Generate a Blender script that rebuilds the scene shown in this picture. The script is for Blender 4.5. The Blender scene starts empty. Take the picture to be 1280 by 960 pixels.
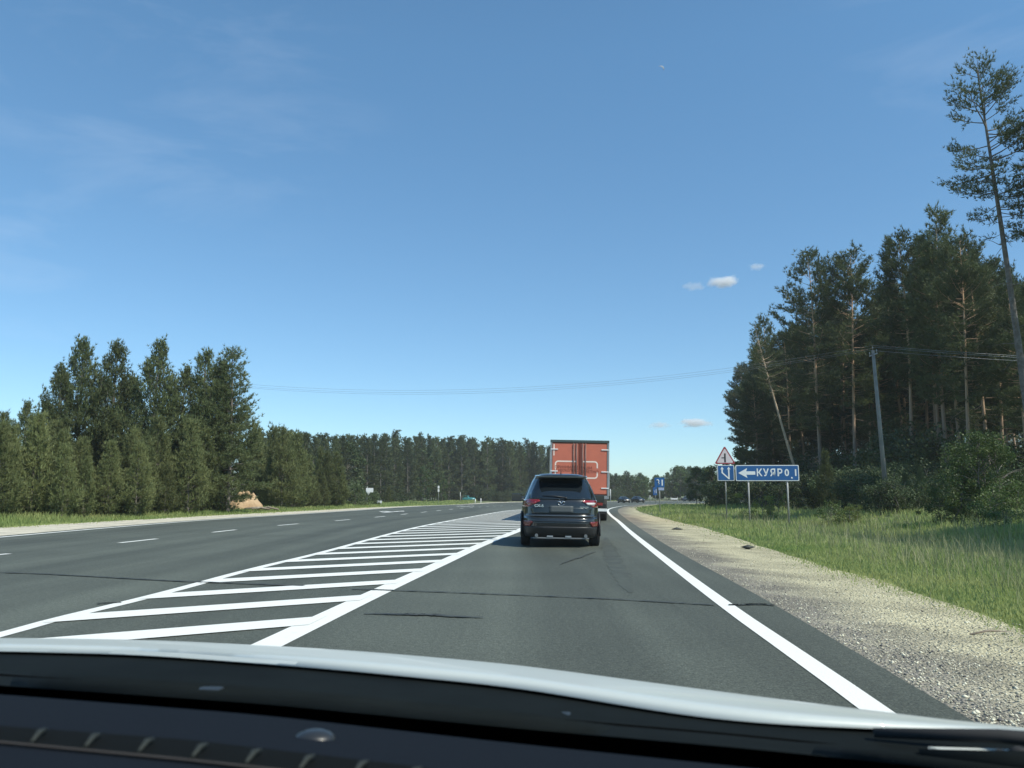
import bpy, bmesh, math, random
import numpy as np
from mathutils import Vector, Matrix
R = math.radians
SC = bpy.context.scene
COL = SC.collection

# ------------------------------------------------------------ camera, sky, sun, exposure
F = 1010.0; PITCH = math.atan2(137.0, F); CH = 1.2
cam = bpy.data.objects.new('camera', bpy.data.cameras.new('camera'))
COL.objects.link(cam); SC.camera = cam
cam.location = (0, 0, CH); cam.rotation_euler = (math.pi/2 + PITCH, 0, 0)
cam.data.sensor_width = 36; cam.data.lens = 36*F/1280
cam.data.dof.use_dof = True; cam.data.dof.focus_distance = 25; cam.data.dof.aperture_fstop = 8
cam.data.clip_start = 0.05; cam.data.clip_end = 20000
SUN_EL, SUN_AZ = 51.0, 127.0           # azimuth clockwise from +Y (the direction of travel)
w = bpy.data.worlds.new('World'); SC.world = w; w.use_nodes = True
nt = w.node_tree; nt.nodes.clear()
def N(nt, t, **k):
    n = nt.nodes.new(t)
    for a, b in k.items(): setattr(n, a, b)
    return n
sky = N(nt, 'ShaderNodeTexSky', sky_type='NISHITA', sun_disc=False)
sky.sun_elevation = R(SUN_EL); sky.sun_rotation = R(SUN_AZ)
sky.altitude = 50; sky.air_density = 0.75; sky.dust_density = 0.05; sky.ozone_density = 1.6
tc = N(nt, 'ShaderNodeTexCoord')
mp = N(nt, 'ShaderNodeMapping'); mp.inputs['Scale'].default_value = (2.2, 3.0, 9.0); mp.inputs['Rotation'].default_value = (0, .25, .3)
no = N(nt, 'ShaderNodeTexNoise'); no.inputs['Scale'].default_value = 1.5; no.inputs['Detail'].default_value = 7; no.inputs['Roughness'].default_value = .6; no.inputs['Distortion'].default_value = .5
rp = N(nt, 'ShaderNodeValToRGB'); rp.color_ramp.elements[0].position = .50; rp.color_ramp.elements[1].position = .88
rp.color_ramp.elements[0].color = (0, 0, 0, 1); rp.color_ramp.elements[1].color = (.16, .16, .16, 1)
mx = N(nt, 'ShaderNodeMix', data_type='RGBA')
bg = N(nt, 'ShaderNodeBackground'); out = N(nt, 'ShaderNodeOutputWorld')
L = nt.links.new
L(tc.outputs['Generated'], mp.inputs['Vector']); L(mp.outputs[0], no.inputs['Vector']); L(no.outputs[0], rp.inputs[0])
tint = N(nt, 'ShaderNodeMix', data_type='RGBA', blend_type='MULTIPLY'); tint.inputs['Factor'].default_value = 1; 
geo = N(nt, 'ShaderNodeSeparateXYZ'); L(tc.outputs['Generated'], geo.inputs[0])
el_ = N(nt, 'ShaderNodeMapRange'); el_.inputs[1].default_value = .0; el_.inputs[2].default_value = .5; L(geo.outputs[2], el_.inputs[0])
tr_ = N(nt, 'ShaderNodeMix', data_type='RGBA'); tr_.inputs['A'].default_value = (.68, .81, .83, 1); tr_.inputs['B'].default_value = (.89, 1.25, 1.25, 1)
L(el_.outputs[0], tr_.inputs['Factor']); L(tr_.outputs['Result'], tint.inputs['B'])
L(sky.outputs[0], tint.inputs['A']); 
acc = None      # thin cirrus only in three parts of the sky
for k_, (dx, dy, dz, wd_) in enumerate(((-.33, .83, .45, 7), (-.52, .80, .30, 7), (.50, .74, .46, 7))):
    v_ = Vector((dx, dy, dz)).normalized(); dp = N(nt, 'ShaderNodeVectorMath', operation='DOT_PRODUCT'); dp.inputs[1].default_value = v_; L(tc.outputs['Generated'], dp.inputs[0])
    mr = N(nt, 'ShaderNodeMapRange', interpolation_type='SMOOTHSTEP'); mr.inputs[1].default_value = math.cos(R(wd_+6)); mr.inputs[2].default_value = math.cos(R(2)); L(dp.outputs['Value'], mr.inputs[0])
    if acc is None: acc = mr.outputs[0]
    else: ad_ = N(nt, 'ShaderNodeMath', operation='ADD', use_clamp=True); L(acc, ad_.inputs[0]); L(mr.outputs[0], ad_.inputs[1]); acc = ad_.outputs[0]
ml = N(nt, 'ShaderNodeMath', operation='MULTIPLY'); L(rp.outputs[0], ml.inputs[0]); L(acc, ml.inputs[1])
L(ml.outputs[0], mx.inputs['Factor']); L(tint.outputs['Result'], mx.inputs['A']); mx.inputs['B'].default_value = (5.6, 6.2, 7.0, 1)
L(mx.outputs['Result'], bg.inputs['Color']); bg.inputs['Strength'].default_value = 0.112
L(bg.outputs[0], out.inputs[0])
sd = bpy.data.lights.new('sun', 'SUN'); sd.energy = 3.4; sd.angle = R(.53); sd.color = (1, .965, .84)
sun = bpy.data.objects.new('sun', sd); COL.objects.link(sun)
sv = Vector((math.sin(R(SUN_AZ))*math.cos(R(SUN_EL)), math.cos(R(SUN_AZ))*math.cos(R(SUN_EL)), math.sin(R(SUN_EL))))
sun.rotation_euler = sv.to_track_quat('Z', 'Y').to_euler(); sun.location = (40, -30, 60)
vs = SC.view_settings; vs.view_transform = 'Standard'; vs.look = 'None'; vs.exposure = 0.55; vs.gamma = 1; vs.use_curve_mapping = False
SC.cycles.max_bounces = 12; SC.cycles.diffuse_bounces = 3; SC.cycles.transparent_max_bounces = 8; SC.cycles.volume_bounces = 10

# ------------------------------------------------------------ helpers
def H(y):
    """the land falls a little beyond the first fifty metres"""
    t = np.clip((np.asarray(y, float)-50)/140, 0, 1)
    return -0.9*t*t*(3-2*t)
def ray(px, py):
    u, v = (px-640)/F, (py-480)/F
    c, s = math.cos(PITCH), math.sin(PITCH)
    return np.array([u, c+v*s, s-v*c])
def P(px, py, Y):
    d = ray(px, py); t = Y/d[1]
    return np.array([d[0]*t, Y, CH+d[2]*t])
def G(px, py):
    d = ray(px, py); Y = 20.0
    for _ in range(60):
        Y = .5*Y + .5*min((float(H(Y))-CH)/d[2]*d[1], 900)
    return np.array([d[0]/d[1]*Y, Y])
def tag(o, label=None, cat=None, group=None, kind=None):
    if label: o['label'] = label
    if cat: o['category'] = cat
    if group: o['group'] = group
    if kind: o['kind'] = kind
    return o
def link(name, me, parent=None, loc=None):
    o = bpy.data.objects.new(name, me); COL.objects.link(o)
    if parent: o.parent = parent
    if loc is not None: o.location = loc
    return o
def thing(name, label, cat, loc=(0, 0, 0), rz=0, group=None):
    o = bpy.data.objects.new(name, None); COL.objects.link(o)
    o.empty_display_size = .2
    o.location = loc; o.rotation_euler = (0, 0, rz)
    return tag(o, label, cat, group)
def mesh_np(name, v, f, mats, mi=None, smooth=False, uv=None):
    v = np.asarray(v, np.float32); f = np.asarray(f, np.int32)
    me = bpy.data.meshes.new(name); k = f.shape[1]
    me.vertices.add(len(v)); me.vertices.foreach_set('co', v.ravel())
    me.loops.add(f.size); me.loops.foreach_set('vertex_index', f.ravel())
    me.polygons.add(len(f))
    me.polygons.foreach_set('loop_start', np.arange(0, f.size, k, dtype=np.int32))
    me.polygons.foreach_set('loop_total', np.full(len(f), k, np.int32))
    for m in (mats if isinstance(mats, (list, tuple)) else [mats]): me.materials.append(m)
    if mi is not None: me.polygons.foreach_set('material_index', np.asarray(mi, np.int32))
    if smooth: me.polygons.foreach_set('use_smooth', np.ones(len(f), bool))
    if uv is not None:
        l = me.uv_layers.new(name='UVMap'); l.data.foreach_set('uv', np.asarray(uv, np.float32)[f.ravel()].ravel())
    me.update(calc_edges=True); me.validate()
    return me
class MB:
    """collects boxes, bars, discs and prisms into one mesh"""
    def __init__(s): s.v = []; s.f = []; s.sm = []
    def add(s, v, f, smooth=False):
        b = len(s.v); s.v += [tuple(map(float, p)) for p in v]; s.f += [tuple(i+b for i in q) for q in f]; s.sm += [smooth]*len(f); return s
    def box(s, c, d, rot=None, taper=1.0):
        x, y, z = d[0]/2, d[1]/2, d[2]/2
        pts = [Vector((sx*x*(taper if sz > 0 else 1), sy*y*(taper if sz > 0 else 1), sz*z)) for sz in (-1, 1) for sx, sy in ((-1, -1), (1, -1), (1, 1), (-1, 1))]
        if rot is not None: pts = [rot @ p for p in pts]
        pts = [p + Vector(c) for p in pts]
        return s.add(pts, [(3, 2, 1, 0), (4, 5, 6, 7), (0, 1, 5, 4), (1, 2, 6, 5), (2, 3, 7, 6), (3, 0, 4, 7)])
    def tube(s, pts, r, n=8, cap=True):
        pts = [Vector(p) for p in pts]; rs = r if isinstance(r, (list, tuple)) else [r]*len(pts)
        vs_, fs = [], []
        for i, p in enumerate(pts):
            t = (pts[min(i+1, len(pts)-1)]-pts[max(i-1, 0)]).normalized()
            a = t.cross(Vector((0, 0, 1)) if abs(t.z) < .9 else Vector((1, 0, 0))).normalized(); b = t.cross(a)
            for k in range(n):
                an = 2*math.pi*k/n; vs_.append(p + (a*math.cos(an)+b*math.sin(an))*rs[i])
        for i in range(len(pts)-1):
            for k in range(n):
                fs.append((i*n+k, i*n+(k+1) % n, (i+1)*n+(k+1) % n, (i+1)*n+k))
        s.add(vs_, fs, True)
        if cap:
            s.f += [tuple(range(len(s.v)-n, len(s.v))), tuple(reversed(range(len(s.v)-n*len(pts), len(s.v)-n*len(pts)+n)))]; s.sm += [False]*2
        return s
    def prism(s, poly, y0, y1, M=None):
        """polygon in xz, extruded along y"""
        n = len(poly); v = [(x, y0, z) for x, z in poly]+[(x, y1, z) for x, z in poly]
        if M is not None: v = [M @ Vector(p) for p in v]
        f = [tuple(range(n)), tuple(reversed(range(n, 2*n)))]+[((i+1) % n, i, n+i, n+(i+1) % n) for i in range(n)]
        return s.add(v, f)
    def build(s, name, mat, parent=None, bevel=0, M=None):
        me = bpy.data.meshes.new(name); me.from_pydata(s.v, [], s.f)
        me.polygons.foreach_set('use_smooth', np.array(s.sm, bool)); me.materials.append(mat)
        me.update()
        bm = bmesh.new(); bm.from_mesh(me)
        if bevel: bmesh.ops.bevel(bm, geom=bm.edges[:], offset=bevel, segments=2, profile=.6, affect='EDGES', clamp_overlap=True)
        bmesh.ops.recalc_face_normals(bm, faces=bm.faces); bm.to_mesh(me); bm.free()
        return link(name, me, parent)
def text(name, s, size, mat, parent, M, extrude=.002, bold=0.0, sx=1.0):
    cu = bpy.data.curves.new('tmp_text', 'FONT'); cu.body = s; cu.size = size; cu.extrude = extrude; cu.offset = bold
    cu.align_x = 'CENTER'; cu.align_y = 'CENTER'
    t = bpy.data.objects.new('tmp_text', cu); COL.objects.link(t)
    me = bpy.data.meshes.new_from_object(t.evaluated_get(bpy.context.evaluated_depsgraph_get()))
    bpy.data.objects.remove(t); bpy.data.curves.remove(cu)
    me.name = name; me.transform(Matrix.Diagonal((sx, 1, 1, 1))); me.transform(M); me.materials.clear(); me.materials.append(mat)
    return link(name, me, parent)
STAND = Matrix.Rotation(math.pi/2, 4, 'X')       # text upright, facing -Y

# ------------------------------------------------------------ materials
def mat(name, col, rough=.6, metal=0, spec=.5, coat=0, noise=None, bump=None, subs=0):
    """noise = (scale, colour2, lo, hi[, stretch]); bump = (scale, strength)"""
    m = bpy.data.materials.new(name); m.use_nodes = True; nt = m.node_tree; b = nt.nodes['Principled BSDF']
    b.inputs['Base Color'].default_value = (*col, 1); b.inputs['Roughness'].default_value = rough
    b.inputs['Metallic'].default_value = metal; b.inputs['Specular IOR Level'].default_value = spec
    b.inputs['Coat Weight'].default_value = coat; b.inputs['Coat Roughness'].default_value = .04
    tc = N(nt, 'ShaderNodeTexCoord'); Lk = nt.links.new
    if noise:
        n = N(nt, 'ShaderNodeTexNoise'); n.inputs['Scale'].default_value = noise[0]; n.inputs['Detail'].default_value = 6; n.inputs['Roughness'].default_value = .6
        if len(noise) > 4:
            mpn = N(nt, 'ShaderNodeMapping'); mpn.inputs['Scale'].default_value = noise[4]; Lk(tc.outputs['Object'], mpn.inputs[0]); Lk(mpn.outputs[0], n.inputs[0])
        else: Lk(tc.outputs['Object'], n.inputs[0])
        r = N(nt, 'ShaderNodeMapRange'); r.inputs[1].default_value = noise[2]; r.inputs[2].default_value = noise[3]
        x = N(nt, 'ShaderNodeMix', data_type='RGBA'); x.inputs['A'].default_value = (*col, 1); x.inputs['B'].default_value = (*noise[1], 1)
        Lk(n.outputs[0], r.inputs[0]); Lk(r.outputs[0], x.inputs['Factor']); Lk(x.outputs['Result'], b.inputs['Base Color'])
    if bump:
        n2 = N(nt, 'ShaderNodeTexNoise'); n2.inputs['Scale'].default_value = bump[0]; n2.inputs['Detail'].default_value = 5
        bp = N(nt, 'ShaderNodeBump'); bp.inputs['Strength'].default_value = bump[1]; bp.inputs['Distance'].default_value = .02
        Lk(tc.outputs['Object'], n2.inputs[0]); Lk(n2.outputs[0], bp.inputs['Height']); Lk(bp.outputs[0], b.inputs['Normal'])
    return m
def leaf(name, c1, c2, scale=.6, rough=.55, trans=.25, vary=.35):
    """foliage: hue drifts over the crown and from tree to tree, some light passes through"""
    m = bpy.data.materials.new(name); m.use_nodes = True; nt = m.node_tree; b = nt.nodes['Principled BSDF']; Lk = nt.links.new
    tc = N(nt, 'ShaderNodeTexCoord'); n = N(nt, 'ShaderNodeTexNoise'); n.inputs['Scale'].default_value = scale; n.inputs['Detail'].default_value = 4
    oi = N(nt, 'ShaderNodeObjectInfo'); Lk(tc.outputs['Object'], n.inputs[0])
    r = N(nt, 'ShaderNodeMapRange'); r.inputs[1].default_value = .35; r.inputs[2].default_value = .68
    ad = N(nt, 'ShaderNodeMath', operation='MULTIPLY_ADD'); ad.inputs[1].default_value = .35; ad.inputs[2].default_value = -.17
    ad2 = N(nt, 'ShaderNodeMath', operation='ADD', use_clamp=True)
    x = N(nt, 'ShaderNodeMix', data_type='RGBA'); x.inputs['A'].default_value = (*c1, 1); x.inputs['B'].default_value = (*c2, 1)
    Lk(n.outputs[0], r.inputs[0]); Lk(oi.outputs['Random'], ad.inputs[0]); Lk(r.outputs[0], ad2.inputs[0]); Lk(ad.outputs[0], ad2.inputs[1])
    Lk(ad2.outputs[0], x.inputs['Factor'])
    hs = N(nt, 'ShaderNodeHueSaturation'); rr = N(nt, 'ShaderNodeMapRange'); rr.inputs[3].default_value = 1-vary; rr.inputs[4].default_value = 1+vary*.6
    ms = N(nt, 'ShaderNodeMath', operation='FRACT'); mm = N(nt, 'ShaderNodeMath', operation='MULTIPLY'); mm.inputs[1].default_value = 7.31
    Lk(oi.outputs['Random'], mm.inputs[0]); Lk(mm.outputs[0], ms.inputs[0]); Lk(ms.outputs[0], rr.inputs[0])
    Lk(rr.outputs[0], hs.inputs['Value']); Lk(x.outputs['Result'], hs.inputs['Color']); Lk(hs.outputs[0], b.inputs['Base Color'])
    b.inputs['Roughness'].default_value = rough; b.inputs['Specular IOR Level'].default_value = .3
    t = N(nt, 'ShaderNodeBsdfTranslucent'); ms2 = N(nt, 'ShaderNodeMixShader'); ms2.inputs[0].default_value = trans
    Lk(hs.outputs[0], t.inputs[0]); Lk(b.outputs[0], ms2.inputs[1]); Lk(t.outputs[0], ms2.inputs[2])
    Lk(ms2.outputs[0], nt.nodes['Material Output'].inputs[0])
    return m
M = {}
M['needle'] = leaf('pine needles', (.074, .102, .042), (.135, .160, .066))
M['needle_y'] = leaf('young pine needles', (.125, .155, .060), (.205, .225, .088), 1.2)
M['shoot'] = leaf('young shoots', (.15, .185, .075), (.18, .20, .08), 2)
M['needle_s'] = leaf('spruce needles', (.050, .072, .036), (.090, .112, .050))
M['leaf'] = leaf('birch leaves', (.080, .130, .038), (.135, .185, .052), 1.0, .45, .3)
M['leaf_y'] = leaf('yellow green leaves', (.16, .20, .05), (.24, .27, .06), 1.0, .5, .35)
M['leaf_d'] = leaf('dark bush leaves', (.052, .080, .034), (.085, .115, .046), 1.0)
M['grass'] = leaf('grass blades', (.25, .35, .105), (.42, .46, .18), .25, .6, .5, .0)
M['straw'] = leaf('dry grass stalks', (.26, .28, .13), (.36, .35, .2), .5, .6, .3, .0)
def bark():
    m = mat('pine bark', (.17, .135, .108), .9, noise=(3, (.29, .24, .20), .35, .7, (6, 6, 1)), bump=(14, .8))
    nt = m.node_tree; b = nt.nodes['Principled BSDF']; Lk = nt.links.new
    src = b.inputs['Base Color'].links[0].from_socket
    tc = N(nt, 'ShaderNodeTexCoord'); sp = N(nt, 'ShaderNodeSeparateXYZ'); r = N(nt, 'ShaderNodeMapRange'); r.inputs[1].default_value = 5; r.inputs[2].default_value = 11
    x = N(nt, 'ShaderNodeMix', data_type='RGBA'); x.inputs['B'].default_value = (.52, .34, .21, 1)
    Lk(tc.outputs['Object'], sp.inputs[0]); Lk(sp.outputs[2], r.inputs[0]); Lk(r.outputs[0], x.inputs['Factor']); Lk(src, x.inputs['A']); Lk(x.outputs['Result'], b.inputs['Base Color'])
    return m
M['bark'] = bark()
M['bark_lit'] = mat('sunlit pine bark', (.50, .38, .26), .9, noise=(3, (.36, .26, .18), .4, .7, (5, 5, 1)))  # sunlight on the leaning trunk put into a paler bark colour
M['twig'] = mat('dead twig', (.16, .14, .12), .9)
M['bark_g'] = mat('grey bark', (.12, .105, .09), .9, noise=(5, (.22, .20, .18), .4, .7))
M['paint_w'] = mat('road paint', (.80, .80, .74), .55, noise=(7, (.36, .37, .34), .58, .80), bump=(60, .2))
for n_ in M['paint_w'].node_tree.nodes:
    if n_.type == 'TEX_NOISE' and n_.inputs['Scale'].default_value == 7: n_.inputs['Detail'].default_value = 12; n_.inputs['Roughness'].default_value = .78
M['tar'] = mat('crack sealant', (.040, .044, .039), .7, noise=(5, (.066, .072, .060), .4, .7))
M['silver'] = mat('silver car paint', (.50, .535, .50), .45, .0, coat=.25)
M['plastic'] = mat('black plastic', (.006, .008, .008), .85, spec=.06, noise=(4, (.010, .013, .013), .4, .7))
M['dash'] = mat('dashboard plastic', (.009, .012, .017), .9, spec=.06, bump=(300, .12))
M['dash_d'] = mat('vent plastic', (.006, .007, .007), .9, spec=.05)
M['rubber'] = mat('rubber', (.018, .018, .018), .85)
M['navy'] = mat('dark graphite paint', (.020, .023, .025), .28, .3, coat=.8)
M['glass_d'] = mat('dark tinted glass', (.010, .014, .017), .04, spec=.8, coat=.3)
M['trim'] = mat('black trim', (.015, .016, .017), .5)
M['chrome'] = mat('chrome', (.62, .64, .66), .2, .9)
M['dull'] = mat('dull muffler steel', (.20, .21, .21), .5, .6)
M['lamp_r'] = mat('red tail lamp', (.23, .014, .016), .12, coat=.9)
M['lamp_c'] = mat('clear lamp', (.62, .60, .58), .1, coat=.9)
M['grey_m'] = mat('grey metal', (.32, .34, .34), .5, .4, noise=(4, (.22, .23, .23), .4, .7))
M['white_m'] = mat('white painted metal', (.74, .75, .74), .5, noise=(3, (.6, .61, .6), .5, .8))
M['red'] = mat('orange red tarpaulin', (.56, .155, .090), .5, noise=(1.2, (.48, .135, .085), .4, .7), bump=(2.2, .25))
M['red_d'] = mat('dark red print', (.22, .055, .035), .6)
M['lock'] = mat('brown grey bar', (.20, .12, .10), .5, .3)
M['cream'] = mat('cream stripe', (.80, .66, .57), .55)
M['dgreen'] = mat('dark green grey rail', (.05, .075, .07), .5)
M['blue'] = mat('blue sign film', (.012, .085, .25), .4, noise=(1.5, (.018, .10, .28), .4, .7))
M['swhite'] = mat('white sign film', (.66, .69, .70), .45)
M['sred'] = mat('red sign film', (.26, .035, .045), .45)
M['black'] = mat('black sign film', (.02, .02, .02), .5)
M['zinc'] = mat('zinc post', (.42, .43, .41), .55, .3, noise=(4, (.30, .30, .29), .4, .7))
M['concrete'] = mat('concrete', (.26, .25, .22), .9, noise=(2, (.18, .17, .155), .4, .7), bump=(20, .4))
M['wire'] = mat('wire', (.26, .28, .30), .5, .5)
M['sandpile'] = mat('dug sand', (.50, .36, .22), .95, noise=(1.6, (.34, .22, .12), .42, .66), bump=(6, 1.0))
M['wood'] = mat('weathered wood', (.20, .16, .12), .9, noise=(4, (.38, .34, .28), .4, .7))
M['moon'] = mat('moon dust', (.22, .26, .31), 1)
M['cyan'] = mat('turquoise car paint', (.09, .42, .46), .3, .2, coat=.6)
M['blackcar'] = mat('black car paint', (.012, .013, .015), .25, .3, coat=.8)
M['greycar'] = mat('grey car paint', (.20, .21, .22), .3, .5, coat=.8)

def asphalt():
    m = bpy.data.materials.new('asphalt'); m.use_nodes = True; nt = m.node_tree; b = nt.nodes['Principled BSDF']; Lk = nt.links.new
    tc = N(nt, 'ShaderNodeTexCoord'); uv = tc.outputs['UV']; ob = tc.outputs['Object']
    def noise(src, scale, det, sc=None, rough=.55):
        n = N(nt, 'ShaderNodeTexNoise'); n.inputs['Scale'].default_value = scale; n.inputs['Detail'].default_value = det; n.inputs['Roughness'].default_value = rough
        if sc: q = N(nt, 'ShaderNodeMapping'); q.inputs['Scale'].default_value = sc; Lk(src, q.inputs[0]); Lk(q.outputs[0], n.inputs[0])
        else: Lk(src, n.inputs[0])
        return n.outputs[0]
    def rng(s, a, b_, c=0, d=1):
        r = N(nt, 'ShaderNodeMapRange'); r.inputs[1].default_value = a; r.inputs[2].default_value = b_; r.inputs[3].default_value = c; r.inputs[4].default_value = d; Lk(s, r.inputs[0]); return r.outputs[0]
    def mul(a, c):
        q = N(nt, 'ShaderNodeMath', operation='MULTIPLY'); Lk(a, q.inputs[0]); Lk(c, q.inputs[1]); return q.outputs[0]
    streak = rng(noise(uv, 1, 3, (.85, .02, 1)), .3, .7, .66, 1.26)       # uv in metres: u across, v along
    mott = rng(noise(ob, .35, 4), .3, .7, .88, 1.12)
    grain = mul(rng(noise(ob, 70, 2, None, .8), .34, .66, .55, 1.5), rng(noise(ob, 22, 2, None, .7), .35, .65, .8, 1.22))
    stone = N(nt, 'ShaderNodeTexVoronoi'); stone.inputs['Scale'].default_value = 55; Lk(ob, stone.inputs['Vector'])
    sp = rng(stone.outputs['Distance'], .0, .30, 1.7, .92)
    val = mul(mul(mul(streak, mott), grain), sp)
    hs = N(nt, 'ShaderNodeMix', data_type='RGBA', blend_type='MULTIPLY'); hs.inputs['Factor'].default_value = 1
    hs.inputs['A'].default_value = (.088, .098, .078, 1); Lk(val, hs.inputs['B'])
    Lk(hs.outputs['Result'], b.inputs['Base Color']); b.inputs['Roughness'].default_value = .75; b.inputs['Specular IOR Level'].default_value = .35
    bp = N(nt, 'ShaderNodeBump'); bp.inputs['Strength'].default_value = .5; bp.inputs['Distance'].default_value = .006
    Lk(stone.outputs['Distance'], bp.inputs['Height']); Lk(bp.outputs[0], b.inputs['Normal'])
    return m
def gravel(name, c1, c2, c3, sc=28, edge=True):
    m = bpy.data.materials.new(name); m.use_nodes = True; nt = m.node_tree; b = nt.nodes['Principled BSDF']; Lk = nt.links.new
    tc = N(nt, 'ShaderNodeTexCoord'); ob = tc.outputs['Object']
    v = N(nt, 'ShaderNodeTexVoronoi'); v.inputs['Scale'].default_value = sc; v.inputs['Randomness'].default_value = 1; Lk(ob, v.inputs['Vector'])
    v2 = N(nt, 'ShaderNodeTexVoronoi'); v2.inputs['Scale'].default_value = sc*.45; Lk(ob, v2.inputs['Vector'])
    n = N(nt, 'ShaderNodeTexNoise'); n.inputs['Scale'].default_value = .9; n.inputs['Detail'].default_value = 6; Lk(ob, n.inputs[0])
    bw = N(nt, 'ShaderNodeRGBToBW'); Lk(v.outputs['Color'], bw.inputs[0])
    x = N(nt, 'ShaderNodeMix', data_type='RGBA'); x.inputs['A'].default_value = (*c1, 1); x.inputs['B'].default_value = (*c2, 1); Lk(bw.outputs[0], x.inputs['Factor'])
    # greyer and coarser beside the asphalt (u is metres from it)
    sx = N(nt, 'ShaderNodeSeparateXYZ'); Lk(tc.outputs['UV'], sx.inputs[0])
    ad = N(nt, 'ShaderNodeMath', operation='MULTIPLY_ADD'); ad.inputs[1].default_value = 1.6; Lk(n.outputs[0], ad.inputs[0]); Lk(sx.outputs[0], ad.inputs[2])
    r = N(nt, 'ShaderNodeMapRange'); r.inputs[1].default_value = 1.1; r.inputs[2].default_value = 2.1; r.inputs[3].default_value = 1 if edge else 0; r.inputs[4].default_value = 0; Lk(ad.outputs[0], r.inputs[0])
    x2 = N(nt, 'ShaderNodeMix', data_type='RGBA'); Lk(r.outputs[0], x2.inputs['Factor']); Lk(x.outputs['Result'], x2.inputs['A'])
    x3 = N(nt, 'ShaderNodeMix', data_type='RGBA'); x3.inputs['A'].default_value = (*c3, 1); x3.inputs['B'].default_value = (.30, .28, .25, 1); Lk(bw.outputs[0], x3.inputs['Factor'])
    Lk(x3.outputs['Result'], x2.inputs['B'])
    r2 = N(nt, 'ShaderNodeMapRange'); r2.inputs[1].default_value = .3; r2.inputs[2].default_value = .7; r2.inputs[3].default_value = .72; r2.inputs[4].default_value = 1.18; Lk(n.outputs[0], r2.inputs[0])
    x4 = N(nt, 'ShaderNodeMix', data_type='RGBA', blend_type='MULTIPLY'); x4.inputs['Factor'].default_value = 1; Lk(x2.outputs['Result'], x4.inputs['A']); Lk(r2.outputs[0], x4.inputs['B'])
    Lk(x4.outputs['Result'], b.inputs['Base Color']); b.inputs['Roughness'].default_value = .95; b.inputs['Specular IOR Level'].default_value = .1
    bp = N(nt, 'ShaderNodeBump'); bp.inputs['Strength'].default_value = 1; bp.inputs['Distance'].default_value = .03; bp.invert = True
    s = N(nt, 'ShaderNodeMath', operation='ADD'); Lk(v.outputs['Distance'], s.inputs[0]); Lk(v2.outputs['Distance'], s.inputs[1])
    Lk(s.outputs[0], bp.inputs['Height']); Lk(bp.outputs[0], b.inputs['Normal'])
    return m
M['asphalt'] = asphalt()
M['gravel'] = gravel('gravel shoulder', (.40, .36, .23), (.72, .67, .46), (.27, .25, .185), 42)
M['sand'] = gravel('sandy shoulder', (.50, .46, .36), (.66, .61, .49), (.45, .41, .32), 14, False)
M['turf'] = mat('turf', (.075, .105, .040), .95, noise=(.35, (.17, .18, .08), .42, .62), bump=(5, 1.0))
for n_ in M['turf'].node_tree.nodes:
    if n_.type == 'TEX_NOISE': n_.inputs['Detail'].default_value = 10

# ------------------------------------------------------------ road plan (metres, read off the ground)
def smooth_line(pts, n=240):
    p = np.array(pts, float)
    for _ in range(3):      # Chaikin corner cutting
        q = np.empty((2*len(p), 2)); q[0] = p[0]; q[-1] = p[-1]
        q[1:-1:2] = .75*p[:-1]+.25*p[1:]; q[2:-1:2] = .25*p[:-1]+.75*p[1:]
        p = q
    d = np.r_[0, np.cumsum(np.hypot(*np.diff(p, axis=0).T))]
    t = np.linspace(0, d[-1], n)
    return np.c_[np.interp(t, d, p[:, 0]), np.interp(t, d, p[:, 1])]
def ground_line(px, pre=(), post=(), n=240):
    return smooth_line(list(pre)+[G(*q) for q in px]+list(post), n)
R_ASPH = ground_line([(1235, 913), (960, 750), (850, 692), (803, 662.5), (782, 648), (771.5, 640), (773, 635.5), (787, 632.4), (818, 629.9), (905, 627.9), (1050, 626.9)], pre=[(1.2, -12), (1.9, -2)], post=[(150, 212), (230, 215)])
R_LINE = ground_line([(1095, 885), (905, 757), (787, 665), (773.8, 652), (763.5, 644.6), (759, 639), (760.5, 636.5), (768, 634.2), (784, 631.8), (815, 629.5), (900, 627.6)], pre=[(.8, -12), (1.45, -2)], post=[(95, 198), (150, 208)])
L_ASPH = ground_line([(0, 669.7), (130, 658.7), (250, 649.4), (400, 640.6), (470, 636), (600, 629.0), (650, 627.5), (760, 626.6), (900, 625.9), (1050, 625.5)], pre=[(-14.6, -12), (-14.5, 8)], post=[(150, 262), (230, 268)])
L_LINE = ground_line([(0, 671.5), (130, 660), (250, 650.4), (400, 641.4), (470, 636.6), (600, 629.4), (650, 627.8), (760, 626.8)], pre=[(-14.3, -12), (-14.2, 8)])
_t = np.gradient(L_ASPH, axis=0); _t /= np.hypot(_t[:, 0], _t[:, 1])[:, None]
L_LINE = L_ASPH + np.c_[_t[:, 1], -_t[:, 0]]*.50      # the edge line runs half a metre inside the asphalt
HL = ground_line([(0, 795), (62, 776), (200, 743.5), (312, 712), (400, 692), (474, 671), (520.6, 659), (567.5, 650), (614, 641.6), (645, 637)], pre=[(-4.9, -10)], post=[(4.5, 74), (11, 92)])
HR = ground_line([(340.6, 804), (429, 761), (511, 722.5), (558, 701.4), (602.6, 680.3), (638, 667.4), (649.5, 662.7)], pre=[(-3.4, -10)], post=[(2.3, 46), (4.3, 62), (8, 80), (11, 92)])
DASH = ground_line([(-60, 698), (20, 692), (177, 676), (278, 664), (345, 657), (396, 653), (432, 650), (487, 645), (507, 642.5), (525, 640.8), (556, 637.4), (590, 634.4), (640, 631.6)], pre=[(-10.6, -10)], post=[(30, 185)])
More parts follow.
